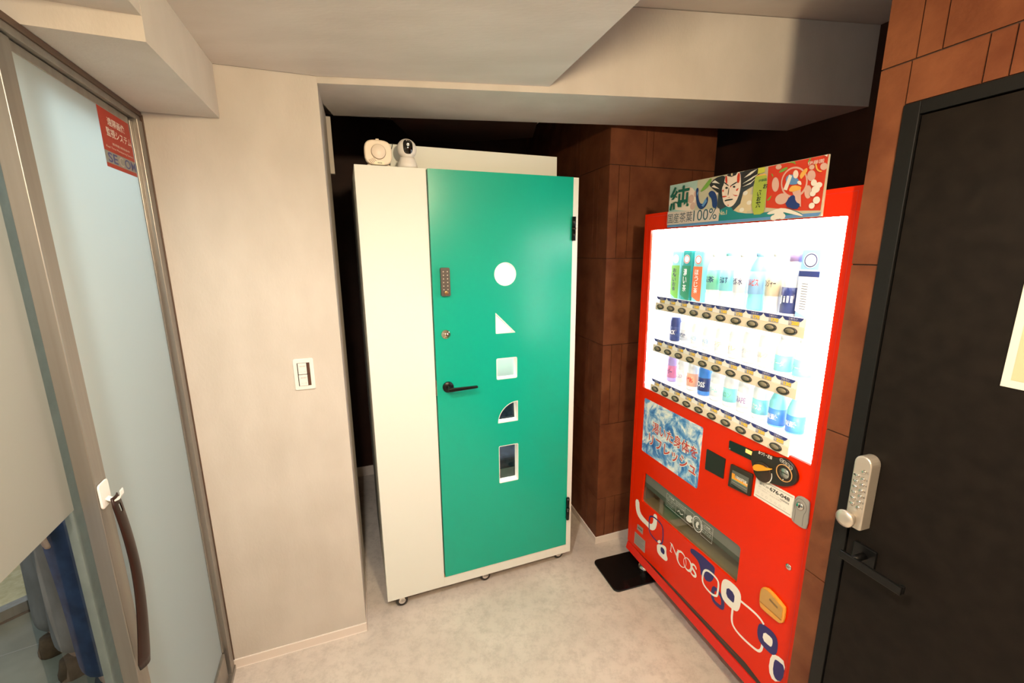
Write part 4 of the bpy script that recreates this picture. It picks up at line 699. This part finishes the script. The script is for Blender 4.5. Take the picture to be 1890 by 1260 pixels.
frame(0.270, 0.334, 0.520, 0.580); frame(0.334, 0.390, 0.520, 0.580); frame(0.390, 0.443, 0.520, 0.582); frame(0.487, 0.548, 0.520, 0.585)
k.text('ご注意', (0.284, 0.569, 0.320, 0.576), y, WS, 0.02); k.text('ビン・カンの', (0.276, 0.557, 0.328, 0.564), y, WS); k.text('取り出しに', (0.276, 0.547, 0.328, 0.554), y, WS); k.text('手をはさまない', (0.276, 0.537, 0.328, 0.544), y, WS); k.text('でください', (0.276, 0.526, 0.318, 0.533), y, WS)
k.text('たおれやすい', (0.338, 0.569, 0.386, 0.576), y, WS); k.text('のでご注意', (0.338, 0.559, 0.386, 0.566), y, WS); k.stroke([(0.346, 0.536), (0.356, 0.546), (0.366, 0.534), (0.380, 0.542)], 0.004, y, WS)
k.flat([(0.398, 0.540), (0.408, 0.556), (0.424, 0.566), (0.437, 0.562), (0.430, 0.550), (0.436, 0.540), (0.420, 0.530), (0.405, 0.530)], y, WS)
k.stroke(ell((0.465, 0.552), 0.026, 0.032, 30), 0.0036, y, WS, True); k.stroke(ell((0.465, 0.552), 0.0195, 0.024, 26), 0.0012, y, WS, True); k.flat([(0.456, 0.548), (0.462, 0.562), (0.472, 0.566), (0.474, 0.556), (0.468, 0.546), (0.474, 0.536), (0.460, 0.536)], y, WS)
k.text('ご注意', (0.502, 0.570, 0.534, 0.577), y, WS, 0.02); k.stroke([(0.487, 0.566), (0.548, 0.566)], 0.001, y, WS)
for i, s in enumerate(('とびらに手や', 'あたまを入れ', 'ないでください')): k.text(s, (0.492, 0.554 - 0.0095 * i, 0.543, 0.5615 - 0.0095 * i), y, WS)
k.build('pictograms', fl)
# printed graphics along the bottom
k = MB(); y = -0.0006
k = MB(); k.flat(smooth_poly(P('d4'), 1), y, NAVY); k.build('navy_shape', vm)
k = MB(); k.flat(smooth_poly(P('d1'), 1), y - 0.0003, WHITE); k.build('white_shape', vm)
k = MB(); k.stroke(smooth_poly(P('d2'), 2), 0.0072, y - 0.0006, NAVY, True); k.build('navy_shape', vm)
k = MB(); k.flat(smooth_poly(P('d3'), 2), y - 0.0003, WHITE); k.build('white_shape', vm)
k = MB(); k.flat(conj(P('d3b')), y - 0.0009, WHITE); k.build('white_shape', vm)
k = MB(); k.flat(smooth_poly(P('d3n'), 1), y - 0.0009, NAVY); k.build('navy_shape', vm)
k = MB(); k.stroke(smooth_poly(P('d6'), 2), 0.016, y, NAVY, True); k.build('navy_shape', vm)
k = MB(); k.stroke(smooth_poly(P('d5'), 2), 0.0085, y - 0.0006, WHITE, True); k.build('white_shape', vm)
k = MB(); k.stroke(smooth_line(P('d8a'), 2), 0.0090, y - 0.0003, WHITE); k.build('white_shape', vm)
k = MB(); k.stroke(smooth_line(P('d8b'), 2), 0.0090, y - 0.0003, WHITE); k.build('white_shape', vm)
k = MB(); k.flat(smooth_poly(P('d7'), 2), y - 0.0004, WHITE); k.build('white_shape', vm)
k = MB(); k.flat(smooth_poly(P('d7n'), 1), y - 0.0008, NAVY); k.build('navy_shape', vm)
k = MB(); k.flat(smooth_poly(P('d10'), 1), y - 0.0003, WHITE); k.build('white_shape', vm)
k = MB(); k.flat(smooth_poly(P('d10n'), 1), y - 0.0006, NAVY); k.build('navy_shape', vm)
k = MB(); k.flat(smooth_poly(P('d9'), 2), y - 0.0009, NAVY); k.build('navy_shape', vm)
k = MB(); k.flat(smooth_poly(P('d9w'), 1), y - 0.0012, WHITE); k.build('white_shape', vm)
k = MB(); y = -0.0012
k = MB(); y = -0.0012
nx0, nx1, z0, z1 = 0.3245, 0.3890, 0.3265, 0.3700
k.flat([(0.3275, z1), (0.3385, z1), (0.3835, z0 - 0.001), (0.3770, z0 - 0.001)], y, WHITE)
k.stroke([(0.3315, z0 + 0.002), (0.3330, z1 - 0.004)], 0.0040, y, WHITE); k.stroke([(0.3255, z0 + 0.0015), (0.3395, z0 + 0.0015)], 0.0034, y, WHITE); k.stroke([(0.3245, z1 - 0.002), (0.3360, z1 - 0.002)], 0.0034, y, WHITE)
k.stroke([(0.3800, z0 + 0.002), (0.3805, z1 - 0.004)], 0.0040, y, WHITE); k.stroke([(0.3735, z1 - 0.002), (0.3885, z1 - 0.002)], 0.0034, y, WHITE)
for cx, cz, rx, rz, ph in ((0.4020, 0.3410, 0.0290, 0.0330, 165), (0.4390, 0.3455, 0.0235, 0.0265, -20)):
    n = 40; pts = [(cx + rx * math.cos(2 * math.pi * i / n), cz + rz * math.sin(2 * math.pi * i / n)) for i in range(n)]
    k.stroke(pts, [0.0062 + 0.0044 * math.cos(2 * math.pi * i / n - R(ph)) for i in range(n)], y, WHITE, True)
S_ = smooth_line([(0.4905, 0.3600), (0.4860, 0.3690), (0.4740, 0.3715), (0.4630, 0.3640), (0.4640, 0.3520), (0.4790, 0.3450), (0.4905, 0.3370), (0.4885, 0.3240), (0.4760, 0.3195), (0.4630, 0.3225), (0.4580, 0.3330)], 2)
k.stroke(S_, [0.0050 + 0.0058 * math.sin(math.pi * i / (len(S_) - 1)) for i in range(len(S_))], y, WHITE)
tag(k.build('logo', vm), 'white NOOS lettering with interlocked rings')
k = MB(); k.front([(0.0785, 0.2985), (0.1240, 0.3030), (0.1240, 0.2700), (0.0760, 0.2680)], -0.0012, 0, GREYM); k.stroke([(0.083, 0.2845), (0.119, 0.2875)], 0.008, -0.0016, mat('plate ink', (0.12, 0.12, 0.13), 0.5)); k.build('rating_plate', vm)
k = MB(); k.front([(0.0605, 0.2430), (0.1480, 0.2490), (0.1490, 0.1830), (0.0590, 0.1770)], -0.0012, 0, GREYM)
for i in range(6): k.stroke([(0.066, 0.236 - 0.0095 * i), (0.142 - 0.01 * (i % 3), 0.2405 - 0.0095 * i)], 0.0020, -0.0016, mat('plate ink', (0.12, 0.12, 0.13), 0.5))
k.build('rating_plate', vm)

# ------------------------------------------------------------------ sample drinks behind the glass, each a thing of its own
def lw_(x, m=1.0): return x
def mcol(c, n): return mat('drink ' + n, c, 0.35)
COLS = dict(teal2=(0.02, 0.30, 0.28), green=(0.14, 0.42, 0.04), dgreen=(0.015, 0.22, 0.10), orange=(0.75, 0.16, 0.05), mint=(0.20, 0.62, 0.42), aqua=(0.25, 0.70, 0.75), white=(0.85, 0.87, 0.88), sky=(0.30, 0.55, 0.85), gold=(0.85, 0.62, 0.15), navy=(0.02, 0.035, 0.16), steel=(0.55, 0.58, 0.65), black=(0.02, 0.02, 0.05), rose=(0.55, 0.16, 0.30), red=(0.7, 0.08, 0.06), lav=(0.40, 0.30, 0.60), blue=(0.06, 0.24, 0.70), cream=(0.8, 0.7, 0.5), peach=(0.85, 0.45, 0.30))
DY = 0.075
def drink(kind, x, z, h, r, c1, c2, txt, label, group, tcol='navy', cap='white'):
    cat = 'bottle' if kind in ('pet', 'square', 'flask', 'tall') else 'can'
    wx, wy = v2w(x, DY); t = empty({'pet': 'round_bottle', 'square': 'square_bottle', 'tall': 'square_bottle', 'flask': 'bottle_can', 'can': 'drink_can', 'slim': 'small_can'}[kind], (wx, wy, z), A_VEND); tag(t, label, cat, group)
    M1 = mcol(COLS[c1], c1); M2 = mcol(COLS[c2], c2); MT = mcol(COLS[tcol], tcol); MC = mcol(COLS[cap], cap)
    k = MB()
    if kind in ('can', 'slim'):
        k.lathe([(r * .80, 0), (r * .97, .004), (r, .010), (r, h - .014), (r * .84, h - .003), (r * .84, h)], (0, 0, 0), M1, 'z', 22); k.build('body', t)
        k = MB(); k.lathe([(r * .78, h - .003), (r * .78, h - .0015), (.001, h - .0015)], (0, 0, 0), SILVER, 'z', 20); k.build('lid', t)
        k = MB(); k.lathe([(r * 1.012, h * .16), (r * 1.012, h * .62)], (0, 0, 0), M2, 'z', 22)
        k.text(txt, (-r * .85, h * .30, r * .85, h * .48), 0, MT, 0.02, bend=(0, 0, r * 1.03)); k.build('label', t)
    elif kind == 'tall':
        s_ = r; sec = lambda z_: [(p[0], p[1], z_) for p in rrect(-s_, s_, -s_ * .8, s_ * .8, s_ * .22, 3)]
        pr = [sec(0.0), sec(h * .97), [(x * .93, y * .93, h) for x, y, z_ in sec(h)]]; n = len(pr[0]); fs = []
        for i in range(2):
            for q in range(n): fs.append((i * n + q, i * n + (q + 1) % n, (i + 1) * n + (q + 1) % n, (i + 1) * n + q))
        k.add(sum(pr, []), fs + [tuple(range(n))[::-1], tuple(range(2 * n, 3 * n))], M1); k.build('body', t)
        k = MB(); y = -s_ * .8 - .0008
        k.flat([(-s_ * .94, h * .10), (s_ * .3, h * .02), (s_ * .94, h * .02), (s_ * .94, h * .70), (-s_ * .94, h * .70)], y, M2)
        if len(txt) > 1 and txt != '水':
            zz = h * .64; st_ = h * .48 / max(1, len(txt))
            for ch in txt: k.text(ch, (-s_ * .55, zz - st_ * .88, s_ * .25, zz), y - .0006, MT, 0.02); zz -= st_
        else:
            k.flat([(-s_ * .98, h * .60), (s_ * .98, h * .60), (s_ * .98, h * .68), (-s_ * .98, h * .68)], y - .0004, mcol(COLS['navy'], 'navy'))
            for i in range(11): k.stroke([(-s_ * .55, h * (.14 + .036 * i)), (s_ * .05, h * (.135 + .036 * i))], .0016, y - .0006, mcol(COLS['black'], 'black'))
        k.build('label', t)
        k = MB(); k.flat(ell((0, h * .83), s_ * .68, s_ * .68, 20), y - .0002, mcol(COLS['white'], 'white')); k.stroke(ell((0, h * .83), s_ * .56, s_ * .56, 20), .003, y - .0005, mcol(COLS[cap], cap), True); k.build('round_sticker', t)
    elif kind == 'square':
        s = r
        def sect(w, z_): return [(p[0], p[1], z_) for p in rrect(-w, w, -w * .9, w * .9, w * .28, 3)]
        prof = [(s * .9, 0), (s, .006), (s, h * .70), (s * .88, h * .78), (s * .42, h * .88), (s * .40, h * .93)]
        vs = []; n = 16; fs = []
        for w_, z_ in prof: vs += sect(w_, z_)
        n = len(vs) // len(prof)
        for i in range(len(prof) - 1):
            for q in range(n): fs.append((i * n + q, i * n + (q + 1) % n, (i + 1) * n + (q + 1) % n, (i + 1) * n + q))
        fs += [tuple(range(n))[::-1], tuple(range((len(prof) - 1) * n, len(prof) * n))]
        k.add(vs, fs, M1); k.build('body', t)
        k = MB(); k.lathe([(s * .46, h * .92), (s * .46, h)], (0, 0, 0), MC, 'z', 18); k.build('cap', t)
        k = MB(); y = -s * .9 - .001
        k.flat([(-s * .92, h * .12), (s * .92, h * .02), (s * .92, h * .68), (-s * .92, h * .68)], y, M2)
        zz = h * .60; st_ = h * .44 / max(1, len(txt))
        for ch in txt: k.text(ch, (-s * .45, zz - st_ * .88, s * .35, zz), y - .0006, MT, 0.02); zz -= st_
        k.build('label', t)
    elif kind == 'pet':
        k.lathe([(r * .85, 0), (r, .006), (r, h * .20), (r * .94, h * .24), (r, h * .28), (r, h * .66), (r * .86, h * .76), (r * .44, h * .87), (r * .42, h * .92)], (0, 0, 0), M1, 'z', 22); k.build('body', t)
        k = MB(); k.lathe([(r * .48, h * .91), (r * .48, h)], (0, 0, 0), MC, 'z', 18); k.build('cap', t)
        k = MB(); k.lathe([(r * 1.015, h * .28), (r * 1.015, h * .66)], (0, 0, 0), M2, 'z', 22); k.text(txt, (-r * .85, h * .42, r * .85, h * .54), 0, MT, 0.02, bend=(0, 0, r * 1.04)); k.build('label', t)
    else:      # flask: bottle-shaped can
        k.lathe([(r * .88, 0), (r, .005), (r, h * .58), (r * .80, h * .72), (r * .62, h * .82), (r * .60, h * .86)], (0, 0, 0), M1, 'z', 22); k.build('body', t)
        k = MB(); k.lathe([(r * .64, h * .85), (r * .64, h)], (0, 0, 0), MC, 'z', 18); k.build('cap', t)
        k = MB(); k.lathe([(r * 1.015, h * .04), (r * 1.015, h * .45)], (0, 0, 0), M2, 'z', 22); k.text(txt, (-r * .8, h * .18, r * .8, h * .32), 0, MT, 0.02, bend=(0, 0, r * 1.04)); k.build('label', t)
    return t
G = ['drinks on the top display row', 'drinks on the middle display row', 'drinks on the bottom display row']
X = [0.162 + 0.0672 * i for i in range(10)]
zt = 1.411 + 0.033
for i, a in enumerate([
    ('tall', .205, .0270, 'aqua', 'green', 'お〜いお茶', 'black', 'tall square green tea bottle, far left of the top display row'),
    ('tall', .205, .0270, 'teal2', 'dgreen', '濃い茶', 'white', 'tall dark green tea bottle, second on the top display row'),
    ('tall', .203, .0270, 'aqua', 'orange', 'ほうじ茶', 'white', 'tall bottle with orange label, third on the top display row'),
    ('pet', .200, .0265, 'white', 'mint', '麦茶', 'navy', 'round bottle with mint green label, fourth on the top display row'),
    ('pet', .203, .0265, 'white', 'aqua', 'いろはす', 'navy', 'clear bottle with aqua label, fifth on the top display row'),
    ('pet', .200, .0275, 'white', 'white', '天然水', 'navy', 'white water bottle with turquoise base, sixth on the top display row'),
    ('pet', .203, .0275, 'aqua', 'sky', 'カルピス', 'red', 'bottle with blue wave label, seventh on the top display row'),
    ('pet', .203, .0270, 'white', 'cream', 'ジンジャー', 'black', 'pale bottle with black katakana label, eighth on the top display row'),
    ('flask', .200, .0300, 'white', 'navy', 'Jill', 'white', 'white flask with navy lower half, ninth on the top display row'),
    ('tall', .210, .0330, 'sky', 'white', '水', 'navy', 'tall bottle with sky blue top and ruled label, far right of the top row')]):
    drink(a[0], X[i], zt, a[1], a[2], a[3], a[4], a[5], a[7], G[0], a[6], ('white', 'red', 'red', 'white', 'aqua', 'white', 'sky', 'white', 'lav', 'navy')[i])
zt = 1.2235 + 0.033
for i, a in enumerate([
    ('slim', .104, .0235, 'navy', 'navy', 'BLACK', 'white', 'small navy coffee can, far left of the middle display row'),
    ('slim', .100, .0235, 'white', 'steel', '微糖', 'navy', 'small white can with lavender label, second on the middle display row'),
    ('slim', .100, .0235, 'white', 'white', 'いき', 'sky', 'small white can with pale blue marks, third on the middle display row'),
    ('slim', .100, .0235, 'white', 'white', 'いき', 'sky', 'small white can with pale blue marks, fourth on the middle display row'),
    ('slim', .102, .0240, 'white', 'white', 'ラテ', 'cream', 'plain white can, fifth on the middle display row'),
    ('slim', .102, .0240, 'white', 'white', 'オレ', 'cream', 'plain white can, sixth on the middle display row'),
    ('can', .112, .0265, 'white', 'white', 'ヨーグリーナ', 'steel', 'white can with thin grey lettering, seventh on the middle display row'),
    ('can', .112, .0265, 'white', 'white', 'ミルク', 'cream', 'white can, eighth on the middle display row'),
    ('flask', .130, .0270, 'white', 'aqua', 'ソーダ', 'white', 'aqua bottle can, ninth on the middle display row'),
    ('flask', .130, .0270, 'white', 'aqua', 'ソーダ', 'white', 'aqua bottle can, far right of the middle display row')]):
    drink(a[0], X[i], zt, a[1], a[2], a[3], a[4], a[5], a[7], G[1], a[6])
zt = 1.037 + 0.033
for i, a in enumerate([
    ('can', .120, .0235, 'lav', 'rose', 'エナジー', 'navy', 'lilac and rose can, far left of the bottom display row'),
    ('can', .118, .0250, 'white', 'white', '0', 'lav', 'white can with lilac rim, second on the bottom display row'),
    ('can', .120, .0260, 'white', 'peach', '桃', 'red', 'white can with peach label, third on the bottom display row'),
    ('can', .120, .0260, 'blue', 'navy', 'BOSS', 'white', 'blue and navy can, fourth on the bottom display row'),
    ('can', .116, .0260, 'white', 'white', 'クリーム', 'aqua', 'white can with faint aqua print, fifth on the bottom display row'),
    ('can', .116, .0260, 'white', 'aqua', 'メロン', 'mint', 'white can with aqua label, sixth on the bottom display row'),
    ('can', .122, .0265, 'white', 'white', 'GRAPE', 'lav', 'white can with purple capital letters, seventh on the bottom display row'),
    ('can', .118, .0265, 'white', 'aqua', 'つぶつぶ', 'white', 'white can with aqua bubble label, eighth on the bottom display row'),
    ('flask', .138, .0265, 'aqua', 'blue', '炭酸', 'white', 'aqua bottle with blue lower half, ninth on the bottom display row'),
    ('flask', .138, .0265, 'aqua', 'blue', '炭酸', 'white', 'aqua bottle with blue lower half, far right of the bottom display row')]):
    drink(a[0], X[i], zt, a[1], a[2], a[3], a[4], a[5], a[7], G[2], a[6])

# ------------------------------------------------------------------ advertising board above the window
ad = empty('advertising_board', P_VEND, A_VEND); tag(ad, 'green tea advertising board with a painted face fixed above the vending machine window', 'sign')
def ac(n, r, g, b_): return mat('ad ' + n, (r, g, b_), 0.4)
k = MB(); BD_ = [(0.170, 1.9085), (0.8205, 1.8985), (0.8222, 1.7390), (0.170, 1.7430)]
k.front(BD_, -0.0080, -0.0020, ac('base', .50, .46, .34)); k.build('board', ad)
k = MB(); y = [-0.0083]
def lay(n, m, sm=0):
    p = P(n); p = [(min(max(a, 0.1702), 0.8218), min(max(z, 1.7405 if a > .5 else 1.7432), 1.9080 - (a - .17) * 0.0154)) for a, z in p]
    k.flat(smooth_poly(p, sm) if sm else p, y[0], m); y[0] -= 0.00004
def el(n, m): k.flat([(min(a, 0.8215), min(z, 1.9080 - (a - .17) * 0.0154)) for a, z in conj(P(n))], y[0], m); y[0] -= 0.00004
MINT = ac('mint', .36, .50, .48); PINK = ac('pink', .60, .38, .32); GRN = ac('green', .16, .34, .05); DG = ac('dark green', .005, .10, .07); NV = ac('navy', .012, .03, .16); HAIR = ac('hair', .02, .015, .02); PALE = ac('pale', .78, .64, .56); RD = ac('red', .55, .035, .012); TEAL = ac('teal', .015, .20, .22); BLU = ac('blue', .10, .24, .50); CRM = ac('cream', .62, .50, .32); YG = ac('yellow green', .34, .42, .06); WHT = ac('white', .72, .68, .62); INK2 = ac('ink', .015, .02, .02); ORG = ac('gold', .72, .38, .08)
lay('redbg', RD); lay('mint', MINT); lay('pinkl', PALE, 2); 
for (cx, cz, rr) in ((.300, 1.842, .016), (.325, 1.858, .012), (.312, 1.815, .014), (.335, 1.828, .012)): k.flat(ell((cx, cz), rr, rr, 12), y[0], PINK); y[0] -= .00004
for (cx, cz, rr) in ((.530, 1.808, .030), (.556, 1.835, .022), (.500, 1.815, .018), (.575, 1.800, .026), (.548, 1.780, .024)): k.flat(ell((cx, cz), rr, rr, 16), y[0], CRM); y[0] -= .00004
for (cx, cz, rr) in ((.530, 1.808, .012), (.556, 1.832, .010), (.575, 1.800, .010), (.548, 1.780, .010)): k.flat(ell((cx, cz), rr, rr * .7, 10), y[0], WHT); y[0] -= .00004
for i in range(7): el('pk%d' % i, PINK)
for i in range(5): lay('gl%d' % i, GRN, 1)
el('pinkring', PINK); el('redc', RD)
k.flat([(.438, 1.80), (.440, 1.88), (.470, 1.9025), (.56, 1.9010), (.600, 1.888), (.585, 1.850), (.548, 1.836), (.540, 1.80), (.505, 1.775), (.470, 1.775)], y[0], ac('hair shade', .035, .04, .055)); y[0] -= .00004
lay('hairl', HAIR, 1); lay('hl1', WHT); lay('hl2', PALE); lay('hl3', PALE); lay('hairr', HAIR, 1)
for i in range(3): lay('hr%d' % i, WHT)
lay('j1', NV, 2); lay('j2', NV, 2); lay('j1w', BLU); lay('j1x', BLU); lay('leaf', GRN, 1)
lay('teal', TEAL, 1); lay('blue', BLU)
lay('face', PALE, 1); lay('cap', HAIR); lay('capm', CRM)
for i in range(9): lay('fr%d' % i, RD, 1)
for i in range(6): lay('fb%d' % i, INK2, 1)
lay('flame', ORG, 1); lay('flame2', ORG, 1); lay('robeb', BLU, 1); lay('robew', WHT); lay('robew2', WHT, 1); lay('belt', ORG, 1); el('head', PALE); lay('skirtw', PINK); lay('hak', NV, 1); lay('wavew', WHT, 1)
for i in range(9): el('wf%d' % i, WHT)
lay('bottle', YG, 1); lay('bcap', ac('cap', .50, .52, .06)); lay('bneck', ORG)
lay('corner', WHT)
lay('caption', ac('caption', .60, .50, .46)); el('no1', TEAL)
k.build('picture', ad)
yy = y[0] - 0.0003
k = MB(); k.text('純', (0.180, 1.8080, 0.293, 1.8980), yy, DG, 0.02); k.build('lettering', ad)
k = MB(); k.text('国産茶葉', (0.1735, 1.7580, 0.318, 1.7955), yy, ac('caption ink', .05, .07, .10)); k.build('lettering', ad)
k = MB(); k.text('100%', (0.324, 1.7580, 0.442, 1.7975), yy, ac('caption blue', .04, .10, .14)); k.build('lettering', ad)
k = MB(); k.text('No.1', (0.452, 1.770, 0.488, 1.785), yy, CRM, 0.02); k.build('lettering', ad)
k = MB(); k.text('お', (0.626, 1.836, 0.642, 1.850), yy, INK2, 0.03); k.build('lettering', ad)
k = MB(); k.text('〜', (0.612, 1.829, 0.622, 1.834), yy, INK2, 0.03); k.build('lettering', ad)
k = MB(); k.text('い', (0.606, 1.816, 0.620, 1.828), yy, INK2, 0.03); k.build('lettering', ad)
k = MB(); k.text('お', (0.606, 1.801, 0.622, 1.815), yy, INK2, 0.03); k.build('lettering', ad)
k = MB(); k.text('茶', (0.604, 1.780, 0.624, 1.799), yy, INK2, 0.03); k.build('lettering', ad)
k = MB(); k.text('伊藤園', (0.606, 1.858, 0.636, 1.866), yy, DG); k.build('lettering', ad)
k = MB(); k.text('伊藤園', (0.766, 1.879, 0.812, 1.889), yy, WHT); k.build('lettering', ad)

# ------------------------------------------------------------------ floor plates under the machine's feet
for (x0, x1, y0, y1, lab) in ((-0.078, 0.155, -0.160, 0.115, 'black glossy plate under the left foot of the red vending machine'), (0.745, 0.95, -0.160, 0.115, 'black plate under the right foot of the red vending machine')):
    wx, wy = v2w((x0 + x1) / 2, (y0 + y1) / 2); hw = (x1 - x0) / 2; hy = (y1 - y0) / 2
    b = MB(); b.prism([(px, py) for px, py in rrect(-hw, hw, -hy, hy, 0.028, 5)], 0.0, 0.010, mat('black gloss plate', (0.006, 0.006, 0.006), 0.18)); o = b.build('floor_plate', None, bevel=0.003); o.location = (wx, wy, 0); o.rotation_euler = (0, 0, A_VEND)
    tag(o, lab, 'plate')
# ------------------------------------------------------------------ two people beyond the clear lower glass
def skin(name, joints, edges, m, parent, sub=2, root=0):
    me = bpy.data.meshes.new(name); me.from_pydata([j[0] for j in joints], edges, []); o = bpy.data.objects.new(name, me); COL.objects.link(o)
    me.materials.append(m)
    o.modifiers.new('skin', 'SKIN'); sd = me.skin_vertices[0].data
    for i, j in enumerate(joints):
        r = j[1]; sd[i].radius = (r, r) if not isinstance(r, tuple) else r
    sd[root].use_root = True
    o.modifiers['skin'].use_smooth_shade = True
    md = o.modifiers.new('sub', 'SUBSURF'); md.levels = 1; md.render_levels = sub
    o.parent = parent; return o
def person(name, loc, rz, label, trous, top, shoe, hairc, stance=0.11, foot_turn=0.0, stride=0.0):
    p = empty(name, loc, rz); tag(p, label, 'person')      # faces local -y
    SK = mat('skin', (0.55, 0.33, 0.23), 0.5)
    s = stance
    J = [((0, 0, 0.95), (0.12, 0.09)), ((0, 0.0, 1.12), (0.125, 0.085)), ((0, 0.01, 1.34), (0.145, 0.09)), ((0, 0.015, 1.45), (0.07, 0.06)), ((0, 0.0, 1.53), 0.052), ((0, -0.012, 1.60), (0.072, 0.088)), ((0, -0.012, 1.69), (0.070, 0.086)),
         ((-0.175, 0.015, 1.40), 0.050), ((-0.205, 0.02, 1.13), 0.038), ((-0.20, -0.05, 0.90), 0.028), ((-0.198, -0.075, 0.82), (0.020, 0.038)),
         ((0.175, 0.015, 1.40), 0.050), ((0.205, 0.02, 1.13), 0.038), ((0.20, -0.05, 0.90), 0.028), ((0.198, -0.075, 0.82), (0.020, 0.038)),
         ((-s, 0.0, 0.88), 0.085), ((-s, -0.01 - stride, 0.48), 0.060), ((-s, 0.02 - stride, 0.10), 0.040), ((-s, -0.12 - stride, 0.04), (0.035, 0.025)),
         ((s, 0.0, 0.88), 0.085), ((s, -0.01 + stride, 0.48), 0.060), ((s, 0.02 + stride, 0.10), 0.040), ((s, -0.12 + stride, 0.04), (0.035, 0.025))]
    E_ = [(0, 1), (1, 2), (2, 3), (3, 4), (4, 5), (5, 6), (2, 7), (7, 8), (8, 9), (9, 10), (2, 11), (11, 12), (12, 13), (13, 14), (0, 15), (15, 16), (16, 17), (17, 18), (0, 19), (19, 20), (20, 21), (21, 22)]
    for sg in (-1, 1):      # fingers and thumbs
        for f in range(4):
            b0 = len(J); J.append(((sg * 0.198, -0.075 - 0.026 + 0.017 * f, 0.775), 0.008)); J.append(((sg * 0.192, -0.085 - 0.028 + 0.017 * f, 0.735 - (0.006 if f in (1, 2) else 0)), 0.007)); E_ += [(10 if sg < 0 else 14, b0), (b0, b0 + 1)]
    skin('body', J, E_, SK, p)
    k = MB()
    for sg in (-1, 1): k.lathe([(0.001, -0.006), (0.006, 0), (0.001, 0.006)], (sg * 0.03, -0.094, 1.645), WHITE, 'y', 10)
    k.build('eyes', p)
    k = MB(); k.lathe([(0.015, 0.0), (0.010, 0.018), (0.002, 0.026)], (0, -0.086, 1.618), SK, 'y', 10); k.build('nose', p)
    k = MB(); k.stroke([(-0.022, 1.588), (0, 1.586), (0.022, 1.588)], 0.006, -0.100, mat('lips', (0.42, 0.17, 0.14), 0.5)); k.build('mouth', p)
    k = MB(); k.lathe([(0.088, -0.035), (0.094, 0.0), (0.080, 0.05), (0.045, 0.078), (0.001, 0.086)], (0, 0.004, 1.690), hairc, 'z', 20, 0.95, 1.08); k.build('hair', p)
    Jt = [((0, 0, 0.97), (0.145, 0.105)), ((-s, 0, 0.88), (0.105, 0.105)), ((-s, -0.012 - stride, 0.48), (0.088, 0.088)), ((-s, 0.012 - stride, 0.10), (0.076, 0.080)), ((s, 0, 0.88), (0.105, 0.105)), ((s, -0.012 + stride, 0.48), (0.088, 0.088)), ((s, 0.012 + stride, 0.10), (0.076, 0.080)), ((0, 0, 1.04), (0.14, 0.10))]
    skin('trousers', Jt, [(0, 1), (1, 2), (2, 3), (0, 4), (4, 5), (5, 6), (0, 7)], trous, p)
    Jj = [((0, 0, 0.96), (0.165, 0.125)), ((0, 0, 1.15), (0.16, 0.115)), ((0, 0.01, 1.36), (0.17, 0.11)), ((0, 0.012, 1.46), (0.085, 0.075)), ((-0.175, 0.015, 1.405), 0.066), ((-0.205, 0.02, 1.13), 0.052), ((-0.20, -0.045, 0.92), 0.042), ((0.175, 0.015, 1.405), 0.066), ((0.205, 0.02, 1.13), 0.052), ((0.20, -0.045, 0.92), 0.042)]
    skin('jacket', Jj, [(0, 1), (1, 2), (2, 3), (2, 4), (4, 5), (5, 6), (2, 7), (7, 8), (8, 9)], top, p)
    for sg, st_ in ((-1, -stride), (1, stride)):
        k = MB(); ol = smooth_poly([(-0.042, 0.085), (0.042, 0.085), (0.050, -0.03), (0.054, -0.13), (0.030, -0.205), (-0.030, -0.205), (-0.054, -0.13), (-0.050, -0.03)], 2)
        n = len(ol); vs = []; fs = []; lev = [(1.0, 0.0), (1.03, 0.006), (1.02, 0.026), (0.95, 0.045), (0.70, 0.078)]
        for i, (sc, z) in enumerate(lev):
            for x, y in ol: vs.append((x * sc, (y * sc if i < 4 else min(y * 0.9, 0.075) if y > -0.05 else -0.05 + (y + 0.05) * 0.55), z if not (i == 4 and y < -0.09) else z - 0.024))
        for i in range(len(lev) - 1):
            for q in range(n): fs.append((i * n + q, i * n + (q + 1) % n, (i + 1) * n + (q + 1) % n, (i + 1) * n + q))
        fs += [tuple(range(n))[::-1], tuple(range((len(lev) - 1) * n, len(lev) * n))]
        k.add(vs, fs, shoe, True); o = k.build('shoe', p, fixn=True); o.location = (sg * s, st_, 0.012); o.rotation_euler = (0, 0, foot_turn * sg)
    return p
p1 = person('person', (-1.845, 1.505, -0.011), R(152), 'person in grey trousers and brown shoes standing beyond the clear lower glass', noise_mat('grey trousers', (0.20, 0.18, 0.16), (0.29, 0.265, 0.245), 14, 6, 0.85, stretch=(1, 1, 0.5)), mat('olive jacket', (0.10, 0.09, 0.07), 0.8), noise_mat('brown suede', (0.085, 0.050, 0.024), (0.12, 0.072, 0.036), 40, 5, 0.8), mat('dark hair', (0.02, 0.015, 0.012), 0.6), 0.105)
p2 = person('person', (-1.495, 1.435, -0.011), R(60), 'person in dark blue jeans half hidden by the steel door stile', noise_mat('dark blue jeans', (0.018, 0.035, 0.10), (0.04, 0.08, 0.19), 16, 6, 0.85), mat('brown jacket', (0.13, 0.045, 0.02), 0.8), mat('black shoes', (0.012, 0.012, 0.014), 0.5), mat('dark hair', (0.02, 0.015, 0.012), 0.6), 0.10)
